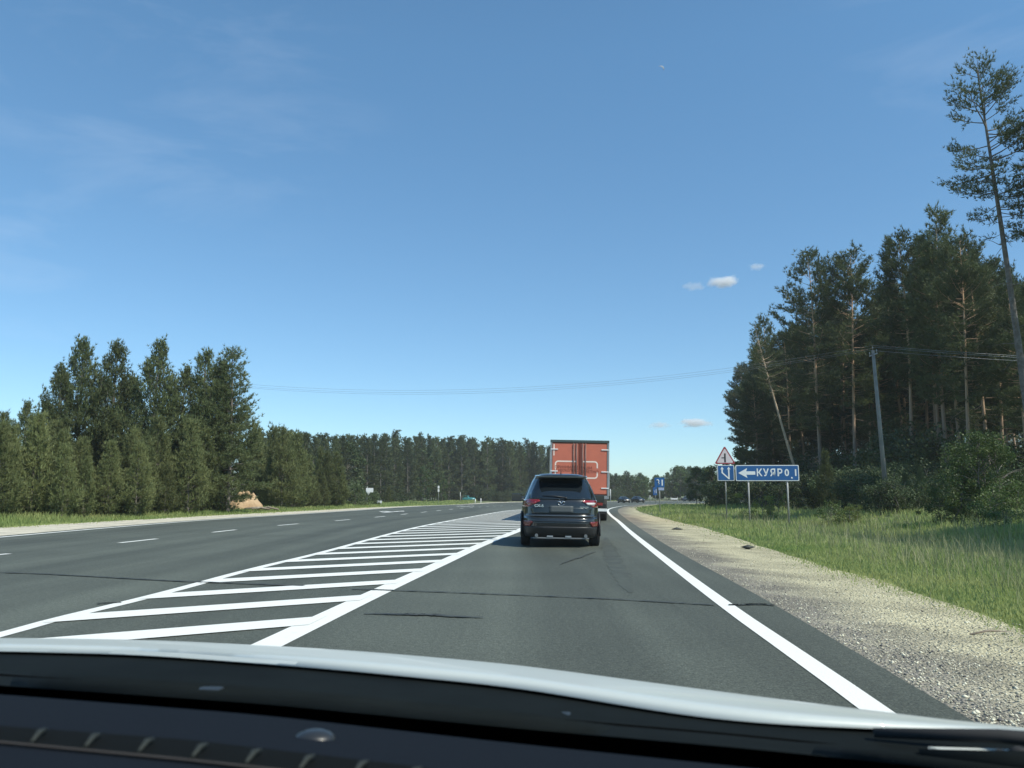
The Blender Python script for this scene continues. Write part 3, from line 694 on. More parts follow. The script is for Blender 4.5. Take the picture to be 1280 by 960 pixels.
for px, yt, Y_, vi, lb in mids:
    X_ = (px-640)/F*Y_; h = hgt(px, yt, Y_)-lz(X_, Y_)
    plant((MID+[TIER])[vi], 'pine_tree', lb, 'pine tree', X_, Y_, h/10, sz=h/10)
YOUNG = [pine_data(300+i, 5, .07, .02, 1.35, 90, 12, .21, 8, bk='bark_g', topx=1.0, peak=.16, dead=0, elev=(8, 65), upturn=.75, shoots=True, needle='needle_y', whorl=6, flat=.1, tw=.12) for i in range(4)]
placed = []
for i in range(3000):
    px = rnd.uniform(-70, 430)
    y0 = np.interp(px, [-70, 0, 130, 250, 300, 345, 430], [34, 36.5, 41, 49, 52.5, 63, 82])
    y = y0+abs(rnd.gauss(0, 3.2))*(1+.0*px); x = (px-640)/F*y
    if any((x-a)**2+(y-b)**2 < 1.3**2 for a, b in placed): continue
    if 280 < px < 350 and y < 66: continue
    if road_dist(np.array([x]), np.array([y]))[0] < 1.6: continue
    top = np.interp(px, [-70, 0, 60, 130, 200, 280, 300, 330, 370, 400, 430], [535, 533, 540, 541, 538, 545, 556, 530, 548, 575, 592])+rnd.gauss(4, 15)
    h = max(1.6, hgt(px, top, y)-lz(x, y))
    if rnd.random() < .15: h *= .7
    placed.append((x, y))
    plant(YOUNG[rnd.randrange(4)], 'young_pine', 'young bushy pine with pale shoots in the thicket left of the road', 'young pine', x, y, h/5, sz=h/5, group='young pines in the thicket left of the road')
    if len(placed) > 100: break
plant(YOUNG[2], 'young_pine', 'small separate young pine at the front of the thicket, near the left edge', 'young pine', *(G(85, 645)), .46)
# --- far woods beyond the bend
FAR = [pine_data(400+i, 16, .16, .06, 2.7, 66, 9, .46, 8, bk='bark_g', topx=.9, peak=.28, dead=0, elev=(-15, 50), tw=.26, needle=nd, flat=.4) for i, nd in enumerate(['needle', 'needle', 'needle_s', 'needle'])]
M['leaf_f'] = leaf('alder leaves', (.060, .098, .036), (.095, .135, .044), 1.0, .5, .25)
FARB = [broad_data(410+i, 12, 7.5, 4200, .48, M['leaf_f'], .12) for i in range(2)]
placed = []
for i in range(6000):
    px = rnd.uniform(318, 800)
    yb = np.interp(px, [318, 420, 560, 690, 800], [100, 150, 225, 262, 300]); y = yb+rnd.uniform(0, 22); x = (px-640)/F*y
    if any((x-a)**2+(y-b)**2 < 2.9**2 for a, b in placed): continue
    if road_dist(np.array([x]), np.array([y]))[0] < 5: continue
    top = np.interp(px, [318, 350, 400, 470, 560, 650, 686, 700, 730, 765], [538, 541, 544, 545, 547, 552, 557, 570, 586, 592])+rnd.gauss(3, 2.6)
    h = max(5, hgt(px, top, y)-float(H(y)))
    placed.append((x, y))
    if rnd.random() < .07: plant(FARB[rnd.randrange(2)], 'broadleaf_tree', 'broadleaf tree among the pines of the far wood', 'broadleaf tree', x, y, h/12*.9, group='broadleaf trees in the far wood')
    elif rnd.random() < .3: plant(FAR[2], 'spruce_tree', 'distant dark spruce in the far wood beyond the bend', 'spruce tree', x, y, h/16, group='distant spruces beyond the bend')
    else: plant(FAR[rnd.choice((0, 1, 3))], 'pine_tree', 'distant dark pine in the far wood beyond the bend', 'pine tree', x, y, h/16, group='distant pines beyond the bend')
    if len(placed) > 196: break
print('far left', len(placed))
placed = []
for i in range(4000):
    px = rnd.uniform(740, 985); y = rnd.uniform(262, 310); x = (px-640)/F*y
    if any((x-a)**2+(y-b)**2 < 4.2**2 for a, b in placed): continue
    if road_dist(np.array([x]), np.array([y]))[0] < (6 if y > 150 else 1.5): 
        continue
    top = np.interp(px, [748, 790, 812, 850, 875, 890, 905, 960], [588, 587, 594, 583, 580, 588, 582, 575])+abs(rnd.gauss(0, 5))
    h = max(3.5, hgt(px, top, y)-float(H(y)))
    placed.append((x, y))
    if rnd.random() < .8: plant(FARB[rnd.randrange(2)], 'broadleaf_tree', 'rounded broadleaf tree in the low wood across the bend', 'broadleaf tree', x, y, h/12*.97, group='broadleaf trees across the bend')
    else: plant(FAR[2], 'spruce_tree', 'dark spruce in the low wood across the bend', 'spruce tree', x, y, h/16, group='spruces across the bend')
    if len(placed) > 84: break
print('far right', len(placed))
# --- bushes and single trees
BIRCH = broad_data(500, 4.4, 3.5, 26000, .085, M['leaf'], .03, 4, 110)
x, y = (1222-640)/F*33, 33.0
plant(BIRCH, 'birch_bush', 'large bright green birch bush at the right below the giant pine', 'bush', x, y, (hgt(1218, 537, y)-lz(x, y))/4.4, rz=1)
BUSH = [broad_data(510+i, 2.2, 3.0, 7000, .10, M['leaf_d'], .03, 5, 60) for i in range(2)]
BUSHL = broad_data(520, 1.6, 2.2, 3500, .08, M['leaf'], .03, 5, 40); BUSHY = broad_data(521, 1.5, 1.8, 2600, .07, M['leaf_y'], .05, 5, 34)
for px, yb, Y_, h in ((1003, 0, 60, 3.0), (1030, 0, 58, 3.2), (1062, 0, 57, 3.3), (1090, 0, 55, 3.0), (1120, 0, 52, 2.4), (1150, 0, 50, 2.2), (1180, 0, 47, 2.3), (978, 0, 66, 2.6), (945, 0, 74, 3.2), (920, 0, 84, 3.4), (1106, 0, 44, 2.0), (1092, 0, 46.8, 2.4), (1122, 0, 45, 1.8), (1262, 0, 46, 2.6), (1240, 0, 50, 2.8), (1100, 0, 62, 3.4), (1140, 0, 60, 3.1), (1185, 0, 56, 3.0), (900, 0, 96, 3.4), (1215, 0, 44, 2.2)):
    x = (px-640)/F*Y_
    plant(BUSH[rnd.randrange(2)], 'bush', 'dark leafy bush in the undergrowth at the foot of the pine wood', 'bush', x, Y_, h/2.2, group='dark bushes along the foot of the wood')
placed = []
for i in range(900):
    y = rnd.uniform(62, 128); x = rnd.uniform(31, 92)
    if x > .68*y+4 or x < np.interp(y, [60, 80, 100, 150], [34, 34, 33, 40]) or any((x-a)**2+(y-b)**2 < 3.4**2 for a, b in placed): continue
    placed.append((x, y)); plant(BUSH[rnd.randrange(2)], 'bush', 'dark shrub deep between the trunks of the pine wood', 'bush', x, y, rnd.uniform(2.0, 3.2), group='shrubs between the trunks of the wood')
    if len(placed) > 90: break
for i in range(60):
    px = 560+i*4.2+rnd.uniform(-3, 3); y = rnd.uniform(236, 262) if px > 560 else 200
    if px > 800: break
    x = (px-640)/F*y
    if road_dist(np.array([x]), np.array([y]))[0] < 4: y += 34; x = (px-640)/F*y
    plant(BUSH[rnd.randrange(2)], 'bush', 'low shrub along the foot of the far wood', 'bush', x, y, rnd.uniform(1.3, 2.2), group='low shrubs along the foot of the far wood')
plant(BUSHY, 'bush', 'yellow green shrub between the two posts of the blue name board', 'bush', (952-640)/F*50, 50, 1.15)
plant(BUSHY, 'bush', 'small yellowish shrub in the grass right of the name board', 'bush', (1058-640)/F*41, 41, .72)
plant(BUSHL, 'bush', 'low green shrub beside the yellowish one right of the name board', 'bush', (1040-640)/F*41, 41.5, .75)
plant(BUSHL, 'bush', 'low green bush at the right edge behind the shaded grass', 'bush', (1268-640)/F*31, 31, 1.0)
plant(BUSHL, 'bush', 'loose green bush at the foot of the birch bush, on its left', 'bush', (1178-640)/F*35, 35, .8)
plant(BUSHL, 'bush', 'low bush in front of the birch bush, on its right', 'bush', (1250-640)/F*28.5, 28.5, .72)
for px, yt, Y_, lb in ((1030, 566, 55, 'young pine with pale shoots left of the concrete pole'), (1128, 592, 46, 'small young pine in the undergrowth right of the concrete pole'), (1147, 586, 46, 'taller of the two small pines between the pole and the birch bush'),
                       (1012, 600, 60, 'small pine right beside the end of the name board'), (1184, 590, 44, 'small pine against the left side of the birch bush'), (1066, 590, 50, 'small pine under the concrete pole, on its left')):
    x = (px-640)/F*Y_; h = hgt(px, yt, Y_)-lz(x, Y_)
    plant(YOUNG[rnd.randrange(4)], 'young_pine', lb, 'young pine', x, Y_, h/5*.9, sz=h/5)
for px, Y_, h, b_, lb in ((868, 128, 6.0, FARB[0], 'pale rounded tree standing forward beside the grey car'), (890, 120, 6.5, FARB[1], 'broadleaf tree left of the triangle sign'), (930, 110, 7.5, FARB[0], 'broadleaf tree behind the triangle sign')):
    x = (px-640)/F*Y_; plant(b_, 'broadleaf_tree', lb, 'broadleaf tree', x, Y_, h/12)
for px, yt, Y_, lb in ((533, 583, 175, 'slim light green birch standing alone before the far wood'), (553, 598, 178, 'rounded light tree beside the lone birch')):
    x = (px-640)/F*Y_; h = hgt(px, yt, Y_)-float(H(Y_)); o = plant(FARB[0], 'birch_tree', lb, 'birch tree', x, Y_, h/12); o.scale[0] *= .65; o.scale[1] *= .65
for px, Y_, h, lb in ((437, 90, 3.0, 'dark low pine bush at the end of the thicket'), (466, 100, 2.2, 'small round bush below the white roadside signs'), (487, 118, 2.8, 'pointed young tree right of the white roadside signs'), (504, 122, 2.2, 'low shrub left of the lone birch'), (418, 84, 3.0, 'dark bush beside the last young pines')):
    x = (px-640)/F*Y_; plant(BUSH[0] if h != 2.8 else YOUNG[1], 'bush', lb, 'bush', x, Y_, h/2.2 if h != 2.8 else h/5)

# ------------------------------------------------------------ sand heap with dead wood
c = np.array([(308-640)/F*61, 61.0]); z0 = lz(*c)
rg = np.random.default_rng(8); n1, n2 = 40, 16; v = []
for i in range(n2+1):
    for k in range(n1):
        a = 2*math.pi*k/n1; r = i/n2; rr = r*(1+.14*math.sin(3*a+1)+.08*math.sin(7*a))
        hh = 1.35*max(0, 1-r**3)**.9*(1+.13*math.sin(5*a+4*r)+.09*math.sin(11*a-7*r)+.07*math.sin(3*a+15*r))+rg.normal(0, .05)*(r < .95)
        v.append((rr*1.35*math.cos(a)+.1*(1-r), rr*1.5*math.sin(a), hh-.08*r))
f = [(i*n1+k, i*n1+(k+1) % n1, (i+1)*n1+(k+1) % n1, (i+1)*n1+k) for i in range(n2) for k in range(n1)]
o = link('sand_heap', mesh_np('sand_heap', v, f, M['sandpile'], smooth=True), None, (c[0], c[1], z0))
tag(o, 'heap of orange sand at the end of the young pines', 'sand heap')
for i, (dx, dy, ln, an) in enumerate(((1.5, -1.6, 1.7, .2), (2.3, -1.4, 1.6, -.3), (1.9, -1.9, 1.4, .6))):
    mb = MB(); mb.tube([(-ln/2, 0, .30), (0, .03, .40), (ln/2, .05, .26)], [.09, .08, .05], 7)
    mb.tube([(0, 0, .2), (.15, .1, .42)], [.035, .015], 5)
    o = mb.build('log', M['wood']); o.location = (c[0]+dx, c[1]+dy, lz(c[0]+dx, c[1]+dy)-.02); o.rotation_euler = (0, 0, an)
    tag(o, 'weathered dead branch lying beside the sand heap', 'log', 'dead branches beside the sand heap')

# ------------------------------------------------------------ poles and wires
def pole(x, y, h, label, m, rb, tilt=(0, 0)):
    o = thing('utility_pole', label, 'utility pole', (x, y, lz(x, y)-.1)); o.rotation_euler = (tilt[0], tilt[1], 0)
    MB().tube([(0, 0, 0), (0, 0, h)], [rb, rb*.62], 8).build('pole_shaft', m, o)
    MB().box((0, -.02, h-.25), (.06, 1.0, .06)).build('cross_arm', M['grey_m'], o, .01)
    for dy in (-.46, 0, .46):
        z = h-.25 if dy else h
        MB().tube([(0, dy, z), (0, dy, z+.12), (0, dy, z+.14), (0, dy, z+.24)], [.015, .015, .035, .022], 8).build('insulator', M['zinc'], o)
    return o
Y1 = 46.; X1 = (1104-640)/F*Y1; t1 = P(1091, 436, Y1); h1 = t1[2]-lz(X1, Y1)
pole(X1, Y1, h1, 'grey concrete power pole leaning slightly left before the pine wood', M['concrete'], .15, (0, math.atan2(t1[0]-X1, h1)))
Y2 = 57.; t2 = P(156, 466, Y2); X2 = t2[0]
pole(X2, Y2, t2[2]-lz(X2, Y2), 'old dark power pole rising among the tall pines on the left', M['wood'], .13)
X3, Y3 = 70., 43.; pole(X3, Y3, 9.4, 'power pole beyond the right edge holding the wires', M['concrete'], .15)
t3 = np.array([X3, Y3, lz(X3, Y3)+9.3])
for k, dy in enumerate((-.46, 0, .46)):
    for (a, b, sag, lb) in ((t2, t1, 2.0, 'span across the road'), (t1, t3, 1.3, 'span before the pine wood')):
        a_ = np.array(a)+[0, dy, .0 if dy else .2]; b_ = np.array(b)+[0, dy, .0 if dy else .2]
        s_ = np.linspace(0, 1, 41)[:, None]; pl = a_+(b_-a_)*s_; pl[:, 2] -= sag*4*(s_[:, 0]*(1-s_[:, 0]))
        o = MB().tube(pl, .005 if a is t2 else .009, 4).build('power_wire', M['wire'])
        tag(o, 'thin sagging power wire, '+lb, 'power wire', 'power wires, '+lb)

# ------------------------------------------------------------ road signs
def panel(mb, cx, cz, w_, h_, y0=0., th=.03): return mb.box((cx, y0, cz), (w_, th, h_))
def rrect(cx, cz, w_, h_, r, n=5):
    pts = []
    for sx, sz, a0 in ((1, 1, 0), (-1, 1, 90), (-1, -1, 180), (1, -1, 270)):
        for k in range(n+1):
            a = R(a0+90*k/n); pts.append((cx+sx*(w_/2-r)+r*math.cos(a), cz+sz*(h_/2-r)+r*math.sin(a)))
    return pts
# triangle warning sign with the lane sign below, on one post
YS = 42.0
def pz(px, py, Y=YS): return P(px, py, Y)
b0 = pz(908.5, 640); zg = lz(b0[0], YS)
s1 = thing('road_sign', 'red edged triangle warning sign above a square blue lane sign on one post', 'road sign', (b0[0], YS, zg), R(-2))
MB().tube([(0, .05, -.1), (0, .05, pz(906, 562)[2]-zg-.1)], .035, 10).build('post', M['zinc'], s1)
tz0, tz1 = pz(905, 579.5)[2]-zg, pz(905, 558.5)[2]-zg; tw_ = .97
def tri(s, th0, th1, mb, zc):
    pts = []
    for a in (90, 210, 330):
        for da in (-22, 0, 22):
            rr = s*(1 if da == 0 else .985); pts.append((rr*math.cos(R(a+da*.18)), zc+rr*math.sin(R(a+da*.18))))
    mb.prism(pts, th0, th1)
zc = tz0+(tz1-tz0)*.34; rt = (tz1-tz0)*.66
mb = MB(); tri(rt, -.012, .012, mb, zc); wp = mb.build('warning_plate', M['sred'], s1)
mb = MB(); tri(rt*.80, -.017, -.013, mb, zc-.0); mb.build('plate_field', mat('shaded sign white', (.56, .50, .52), .5), wp)  # white greyed in its colour to look out of direct sun
mb = MB(); mb.box((.0, -.020, zc+.0), (.085, .004, .46)); mb.box((-.11, -.020, zc-.0), (.14, .004, .05)); mb.build('junction_symbol', M['black'], wp)
lz0, lz1 = pz(907, 601)[2]-zg, pz(907, 581.5)[2]-zg; lw = .86; lh = lz1-lz0; lc = (lz0+lz1)/2
mb = MB().prism(rrect(.02, lc, lw, lh, .04), -.012, .012); lp = mb.build('lane_plate', M['swhite'], s1)
MB().prism(rrect(.02, lc, lw-.06, lh-.06, .03), -.017, -.013).build('plate_field', M['blue'], lp)
mb = MB()
def arrow_up(mb, x, za, zb, w_=.07, y0=-.022, y1=-.018):
    mb.prism([(x-w_/2, za), (x+w_/2, za), (x+w_/2, zb-.12), (x+w_*1.35, zb-.14), (x, zb), (x-w_*1.35, zb-.14), (x-w_/2, zb-.12)], y0, y1)
arrow_up(mb, .17, lc-lh*.40, lc+lh*.40)
arrow_up(mb, -.17, lc-lh*.02, lc+lh*.40)
mb.prism([(-.205, lc), (-.135, lc+.03), (.15, lc-lh*.30), (.15, lc-lh*.40)], -.026, -.022)
mb.build('lane_arrows', M['swhite'], lp)
# the blue name board
bl, br = pz(920, 591, 41.3), pz(998, 591.5, 41.3); wN = br[0]-bl[0]; cxN = (bl[0]+br[0])/2
zt, zb_ = pz(959, 581.3, 41.3)[2], pz(959, 601.2, 41.3)[2]
zg2 = lz(cxN, 41.3)
s2 = thing('direction_sign', 'long blue name board with white left arrow reading КУЯР 0,1 on two posts', 'direction sign', (cxN, 41.3, zg2), R(-3))
zc = (zt+zb_)/2-zg2; hN = zt-zb_
bp = MB().prism(rrect(0, zc, wN, hN, .06), -.015, .015).build('sign_board', M['swhite'], s2)
MB().prism(rrect(0, zc, wN-.08, hN-.08, .045), -.021, -.017).build('board_field', M['blue'], bp)
mb = MB(); xl = -wN/2
mb.prism([(xl+.13, zc), (xl+.58, zc+.25), (xl+.53, zc+.085), (xl+.98, zc+.085), (xl+.98, zc-.085), (xl+.53, zc-.085), (xl+.58, zc-.25)], -.027, -.023)
mb.build('arrow', M['swhite'], bp)
for s_, x_, sx in (('К', xl+1.18, .9), ('У', xl+1.52, .9), ('Я', xl+1.87, .9), ('Р', xl+2.21, .9), ('0', xl+2.56, .95), (',', xl+2.80, 1), ('1', xl+3.0, 1.0)):
    text('lettering', s_, .50 if s_ not in '0,1' else .47, M['swhite'], bp, Matrix.Translation((x_, -.025, zc-(.0 if s_ != ',' else .13))) @ STAND, .002, .012, sx)
for px in (936, 984):
    x_ = P(px, 600, 41.3)[0]-cxN
    MB().tube([(x_, .06, -.15), (x_, .06, zc+hN*.35)], .042, 10).build('post', M['zinc'], s2)
# lane sign farther on
p3 = G(825.2, 637.5); Y3s = p3[1]; zg3 = lz(*p3)
s3 = thing('road_sign', 'nearer tall blue lane direction sign with small plate below, left of the name board', 'road sign', (p3[0], Y3s, zg3))
q = lambda px, py: P(px, py, Y3s)
MB().tube([(0, .05, -.1), (0, .05, q(825, 597)[2]-zg3)], .04, 8).build('post', M['zinc'], s3)
za, zb2 = q(825, 609)[2]-zg3, q(825, 597)[2]-zg3; wS = .74
sp_ = MB().prism(rrect(0, (za+zb2)/2, wS, zb2-za, .04), -.012, .012).build('lane_plate', M['blue'], s3)
mb = MB(); zc = (za+zb2)/2; hh = zb2-za
mb.box((.20, -.018, zc-.02), (.09, .006, hh*.62)); mb.tube([(-.24, -.018, zc+.16), (-.12, -.018, zc+.2), (-.04, -.018, zc+.1), (-.10, -.018, zc), (-.03, -.018, zc-.1), (-.10, -.018, zc-.2)], .035, 6)
mb.build('lane_symbols', M['swhite'], sp_)
MB().prism(rrect(.12, za-.13, .42, .2, .02), -.012, .012).build('small_plate', mat('pale blue film', (.30, .36, .52), .5), s3)
p4 = G(819.7, 628.6); Y4 = p4[1]; zg4 = lz(*p4)
s4 = thing('road_sign', 'farther blue lane sign partly behind the nearer tall one', 'road sign', (p4[0], Y4, zg4))
q = lambda px, py: P(px, py, Y4)
MB().tube([(0, .05, -.1), (0, .05, q(819, 609)[2]-zg4)], .05, 8).build('post', M['zinc'], s4)
za, zb2 = q(819, 619)[2]-zg4, q(819, 609)[2]-zg4
sp_ = MB().prism(rrect(-.1, (za+zb2)/2, .95, zb2-za, .05), -.012, .012).build('lane_plate', M['blue'], s4)
mb = MB(); mb.box((.15, -.02, (za+zb2)/2), (.12, .006, .9)); mb.tube([(-.4, -.02, za+.9), (-.2, -.02, za+1.0), (-.15, -.02, za+.6), (-.35, -.02, za+.4)], .05, 6); mb.build('lane_symbols', M['swhite'], sp_)
p5 = G(812.8, 628.4)
s5 = thing('road_sign', 'grey back of a narrow sign beside the far blue lane sign', 'road sign', (p5[0], p5[1], lz(*p5)))
MB().tube([(0, .04, -.1), (0, .04, 1.9)], .05, 8).build('post', M['zinc'], s5); MB().prism(rrect(0, 1.55, .35, .7, .05), -.02, .01).build('plate', M['zinc'], s5)
p6 = G(843, 628.3); s6 = thing('direction_sign', 'pale board low between two posts beyond the far verge', 'direction sign', (p6[0], p6[1], lz(*p6)))
for dx in (-.75, .75): MB().tube([(dx, .05, -.1), (dx, .05, 1.5)], .05, 8).build('post', M['zinc'], s6)
MB().prism(rrect(-.05, 1.05, 1.55, .34, .04), -.03, 0).build('sign_board', M['white_m'], s6)
# left verge: sign backs and posts
Yw = 98.; xw = (460.5-640)/F*Yw
s7 = thing('road_sign', 'white backs of roadside signs on one post before the far wood', 'road sign', (xw, Yw, lz(xw, Yw)))
zt = P(460, 609, Yw)[2]-lz(xw, Yw)
MB().tube([(0, .04, -.1), (0, .04, zt+.1)], .035, 8).build('post', M['zinc'], s7)
MB().prism(rrect(.30, zt-.35, .88, .52, .04), -.02, 0).build('plate', M['white_m'], s7)
MB().prism([(-.16, zt-.42), (.5, zt-.42), (.17, zt-.92)], -.045, -.022).build('triangle_plate', M['white_m'], s7)
Yw = 99.; xw = (476-640)/F*Yw
s8 = thing('marker_board', 'small low white board on the verge right of the sign backs', 'marker board', (xw, Yw, lz(xw, Yw)))
for dx in (-.2, .2): MB().tube([(dx, .03, -.1), (dx, .03, .62)], .025, 6).build('post', M['zinc'], s8)
MB().prism(rrect(0, .64, .6, .26, .02), -.02, 0).build('board', M['white_m'], s8)
Yw = 160.; xw = (549-640)/F*Yw; zg = lz(xw, Yw)
s9 = thing('road_sign', 'slim post carrying two small white plates beside the lone birch', 'road sign', (xw, Yw, zg))
zt = P(549, 607, Yw)[2]-zg
MB().tube([(0, .04, -.1), (0, .04, zt)], .045, 6).build('post', M['zinc'], s9)
for dz in (.3, .95): MB().prism(rrect(0, zt-dz, .34, .5, .05), -.02, 0).build('plate', M['white_m'], s9)
for px, Yw, hh, lb in ((594.5, 190, 1.0, 'left of two short white marker posts beyond the far shoulder'), (601.5, 190, 1.15, 'right of two short white marker posts beyond the far shoulder'), (762, 205, 3.4, 'tall thin white post beyond the bend right of the truck'), (576, 200, 2.6, 'grey post standing left of the turquoise car')):
    xw = (px-640)/F*Yw
    t_ = thing('marker_post', lb, 'marker post', (xw, Yw, lz(xw, Yw)))
    MB().tube([(0, 0, -.1), (0, 0, hh)], .09 if hh < 3 else .075, 8).build('post', M['white_m'] if hh != 2.6 else M['zinc'], t_)
    MB().tube([(0, 0, hh), (0, 0, hh+.05)], [.09 if hh < 3 else .075, .02], 8).build('cap', M['trim'], t_)

# ------------------------------------------------------------ cars
class Shell:
    """a car body given by half width, rear and front position over height"""
    def __init__(s, tab, n=5.0): s.t = np.array(tab, float); s.n = n
    def at(s, z):
        t = s.t; return [float(np.interp(z, t[:, 0], t[:, k])) for k in (1, 2, 3)]
    def ring(s, z, m=64):
        w_, r, f_ = s.at(z); a = np.linspace(0, 2*math.pi, m, endpoint=False); c, q = np.cos(a), np.sin(a)
        e = 2/s.n; x = w_*np.sign(c)*np.abs(c)**e; y = (r+f_)/2+(f_-r)/2*np.sign(q)*np.abs(q)**e
        return np.c_[x, y, np.full(m, z)]
    def body(s, zs, m=64):
        rings = [s.ring(z, m) for z in zs]; v = np.vstack(rings+[[[0, np.mean(rings[-1][:, 1]), zs[-1]+.006]], [[0, 2, zs[0]]]])
        f = [(i*m+k, i*m+(k+1) % m, (i+1)*m+(k+1) % m, (i+1)*m+k) for i in range(len(zs)-1) for k in range(m)]
        top, bot = len(v)-2, len(v)-1; L_ = (len(zs)-1)*m
        tri_ = [(L_+k, L_+(k+1) % m, top) for k in range(m)]+[((k+1) % m, k, bot) for k in range(m)]
        me = bpy.data.meshes.new('body'); me.from_pydata([tuple(map(float, p)) for p in v], [], f+tri_); me.polygons.foreach_set('use_smooth', np.ones(len(me.polygons), bool)); me.update(); return me
    def rear(s, x, z, off):
        w_, r, f_ = s.at(z); k = min(abs(x)/w_, .9995); y = (r+f_)/2-(f_-r)/2*(1-k**s.n)**(1/s.n); return (x*(1+off*.3), y-off, z)
    def front(s, x, z, off):
        w_, r, f_ = s.at(z); k = min(abs(x)/w_, .9995); y = (r+f_)/2+(f_-r)/2*(1-k**s.n)**(1/s.n); return (x*(1+off*.3), y+off, z)
    def side(s, y, z, off, sg):
        w_, r, f_ = s.at(z); c = (r+f_)/2; k = min(abs(y-c)/((f_-r)/2), .9995); x = w_*(1-k**s.n)**(1/s.n); return (sg*(x+off), y, z)
    def patch(s, fn, rows, off, name, m, parent, cols=12, th=.0):
        """rows of (z, a, b): a strip laid on the shell, a little proud of it, closed along its rim"""
        zs = []; 
        for (z0, a0, b0), (z1, a1, b1) in zip(rows[:-1], rows[1:]):
            k = max(1, int(abs(z1-z0)/.04)+1)
            for j in range(k): t = j/k; zs.append((z0+(z1-z0)*t, a0+(a1-a0)*t, b0+(b1-b0)*t))
        zs.append(rows[-1]); v = []
        for z, a, b in zs:
            for k in range(cols+1): v.append(fn(a+(b-a)*k/cols, z, off))
        base = len(v)
        for z, a, b in zs:
            for k in range(cols+1): v.append(fn(a+(b-a)*k/cols, z, -.012))
        c = cols+1; nr = len(zs)
        f = [(i*c+k, i*c+k+1, (i+1)*c+k+1, (i+1)*c+k) for i in range(nr-1) for k in range(cols)]
        rim = [k for k in range(c)]+[i*c+cols for i in range(1, nr)]+[(nr-1)*c+k for k in range(cols-1, -1, -1)]+[i*c for i in range(nr-2, 0, -1)]
        f += [(rim[i], rim[(i+1) % len(rim)], base+rim[(i+1) % len(rim)], base+rim[i]) for i in range(len(rim))]
        me = bpy.data.meshes.new(name); me.from_pydata([tuple(map(float, p)) for p in v], [], f); me.materials.append(m)
        bm = bmesh.new(); bm.from_mesh(me); bmesh.ops.recalc_face_normals(bm, faces=bm.faces); bm.to_mesh(me); bm.free()
        me.polygons.foreach_set('use_smooth', np.ones(len(me.polygons), bool))
        return link(name, me, parent)
def make_wheel(parent, x, y, r=.36, wd=.225):
    w_ = thing_part('wheel', parent, (x, y, r))
    pr = [(-.5, .62), (-.5, .90), (-.42, .985), (-.2, 1), (.2, 1), (.42, .985), (.5, .90), (.5, .62)]
    n = 28; v = [(a*wd, b*r*math.cos(2*math.pi*k/n), b*r*math.sin(2*math.pi*k/n)) for a, b in pr for k in range(n)]
    f = [(i*n+k, i*n+(k+1) % n, (i+1)*n+(k+1) % n, (i+1)*n+k) for i in range(len(pr)-1) for k in range(n)]
    MB().add(v, f, True).build('tyre', M['rubber'], w_)
    mb = MB(); sg = 1 if x > 0 else -1
    mb.tube([(-wd*.3*sg, 0, 0), (wd*.30*sg, 0, 0)], r*.61, 24)
    for k in range(5):
        a = 2*math.pi*k/5; mb.box((wd*.34*sg, math.cos(a)*r*.32, math.sin(a)*r*.32), (.03, r*.62, .07), Matrix.Rotation(a, 3, 'X'))
    mb.build('rim', M['grey_m'], w_)
    return w_
def thing_part(name, parent, loc):
    # a part that has sub-parts: a hub mesh carries them
    o = MB().tube([(-.06, 0, 0), (.06, 0, 0)], .05, 10).build(name, M['trim'], parent); o.location = loc; return o

# --- the dark crossover ahead
suv = Shell([(.22, .87, .16, 4.30), (.30, .905, .07, 4.42), (.42, .915, .02, 4.50), (.55, .920, .00, 4.54), (.66, .920, .02, 4.53), (.70, .918, .07, 4.50), (.74, .915, .10, 4.46),
             (.85, .912, .115, 4.38), (.95, .900, .125, 4.20), (1.00, .885, .135, 3.95), (1.04, .870, .15, 3.45), (1.10, .845, .19, 3.22), (1.30, .760, .36, 2.82), (1.46, .685, .50, 2.52), (1.54, .640, .56, 2.40),
             (1.59, .600, .42, 2.25), (1.63, .545, .47, 2.10), (1.655, .46, .62, 1.95), (1.668, .32, .80, 1.75)], 4.6)
Yc = 18.3; gx_ = (700.2-640)/F*Yc
car = thing('parked_car', 'dark graphite crossover driving just ahead, its rear towards us', 'car', (gx_, Yc, -.005), R(-1.6))
car.name = 'crossover_car'; car.rotation_euler = (0, R(1.0), R(-1.6))
zs = np.unique(np.r_[suv.t[:, 0], np.arange(.24, 1.66, .03)])
me = suv.body(zs); me.materials.append(M['navy']); body = link('body', me, car)
RF = suv.rear
suv.patch(RF, [(1.075, -.715, .715), (1.20, -.715, .715), (1.40, -.625, .625), (1.545, -.555, .555)], .012, 'rear_window', M['glass_d'], car, 20)
sp_ = MB(); sp_.add([(-.60, .40, 1.575), (.60, .40, 1.575), (.60, .66, 1.625), (-.60, .66, 1.625), (-.55, .27, 1.60), (.55, .27, 1.60), (-.52, .27, 1.57), (.52, .27, 1.57)],
   [(4, 5, 2, 3), (6, 0, 1, 7), (4, 6, 7, 5), (4, 3, 0, 6), (5, 7, 1, 2), (0, 3, 2, 1)]).build('spoiler', M['navy'], car)
suv.patch(RF, [(.22, -.79, .79), (.33, -.86, .86), (.44, -.885, .885), (.47, -.80, .80)], .012, 'bumper_trim', M['trim'], car, 24)
suv.patch(RF, [(.70, -.80, .80), (.718, -.80, .80)], .02, 'bumper_edge', mat('grey paint edge', (.10, .12, .135), .25, .5, coat=.8), car, 24)
suv.patch(RF, [(.575, -.72, .72), (.60, -.72, .72)], .016, 'bumper_crease', M['navy'], car, 24)
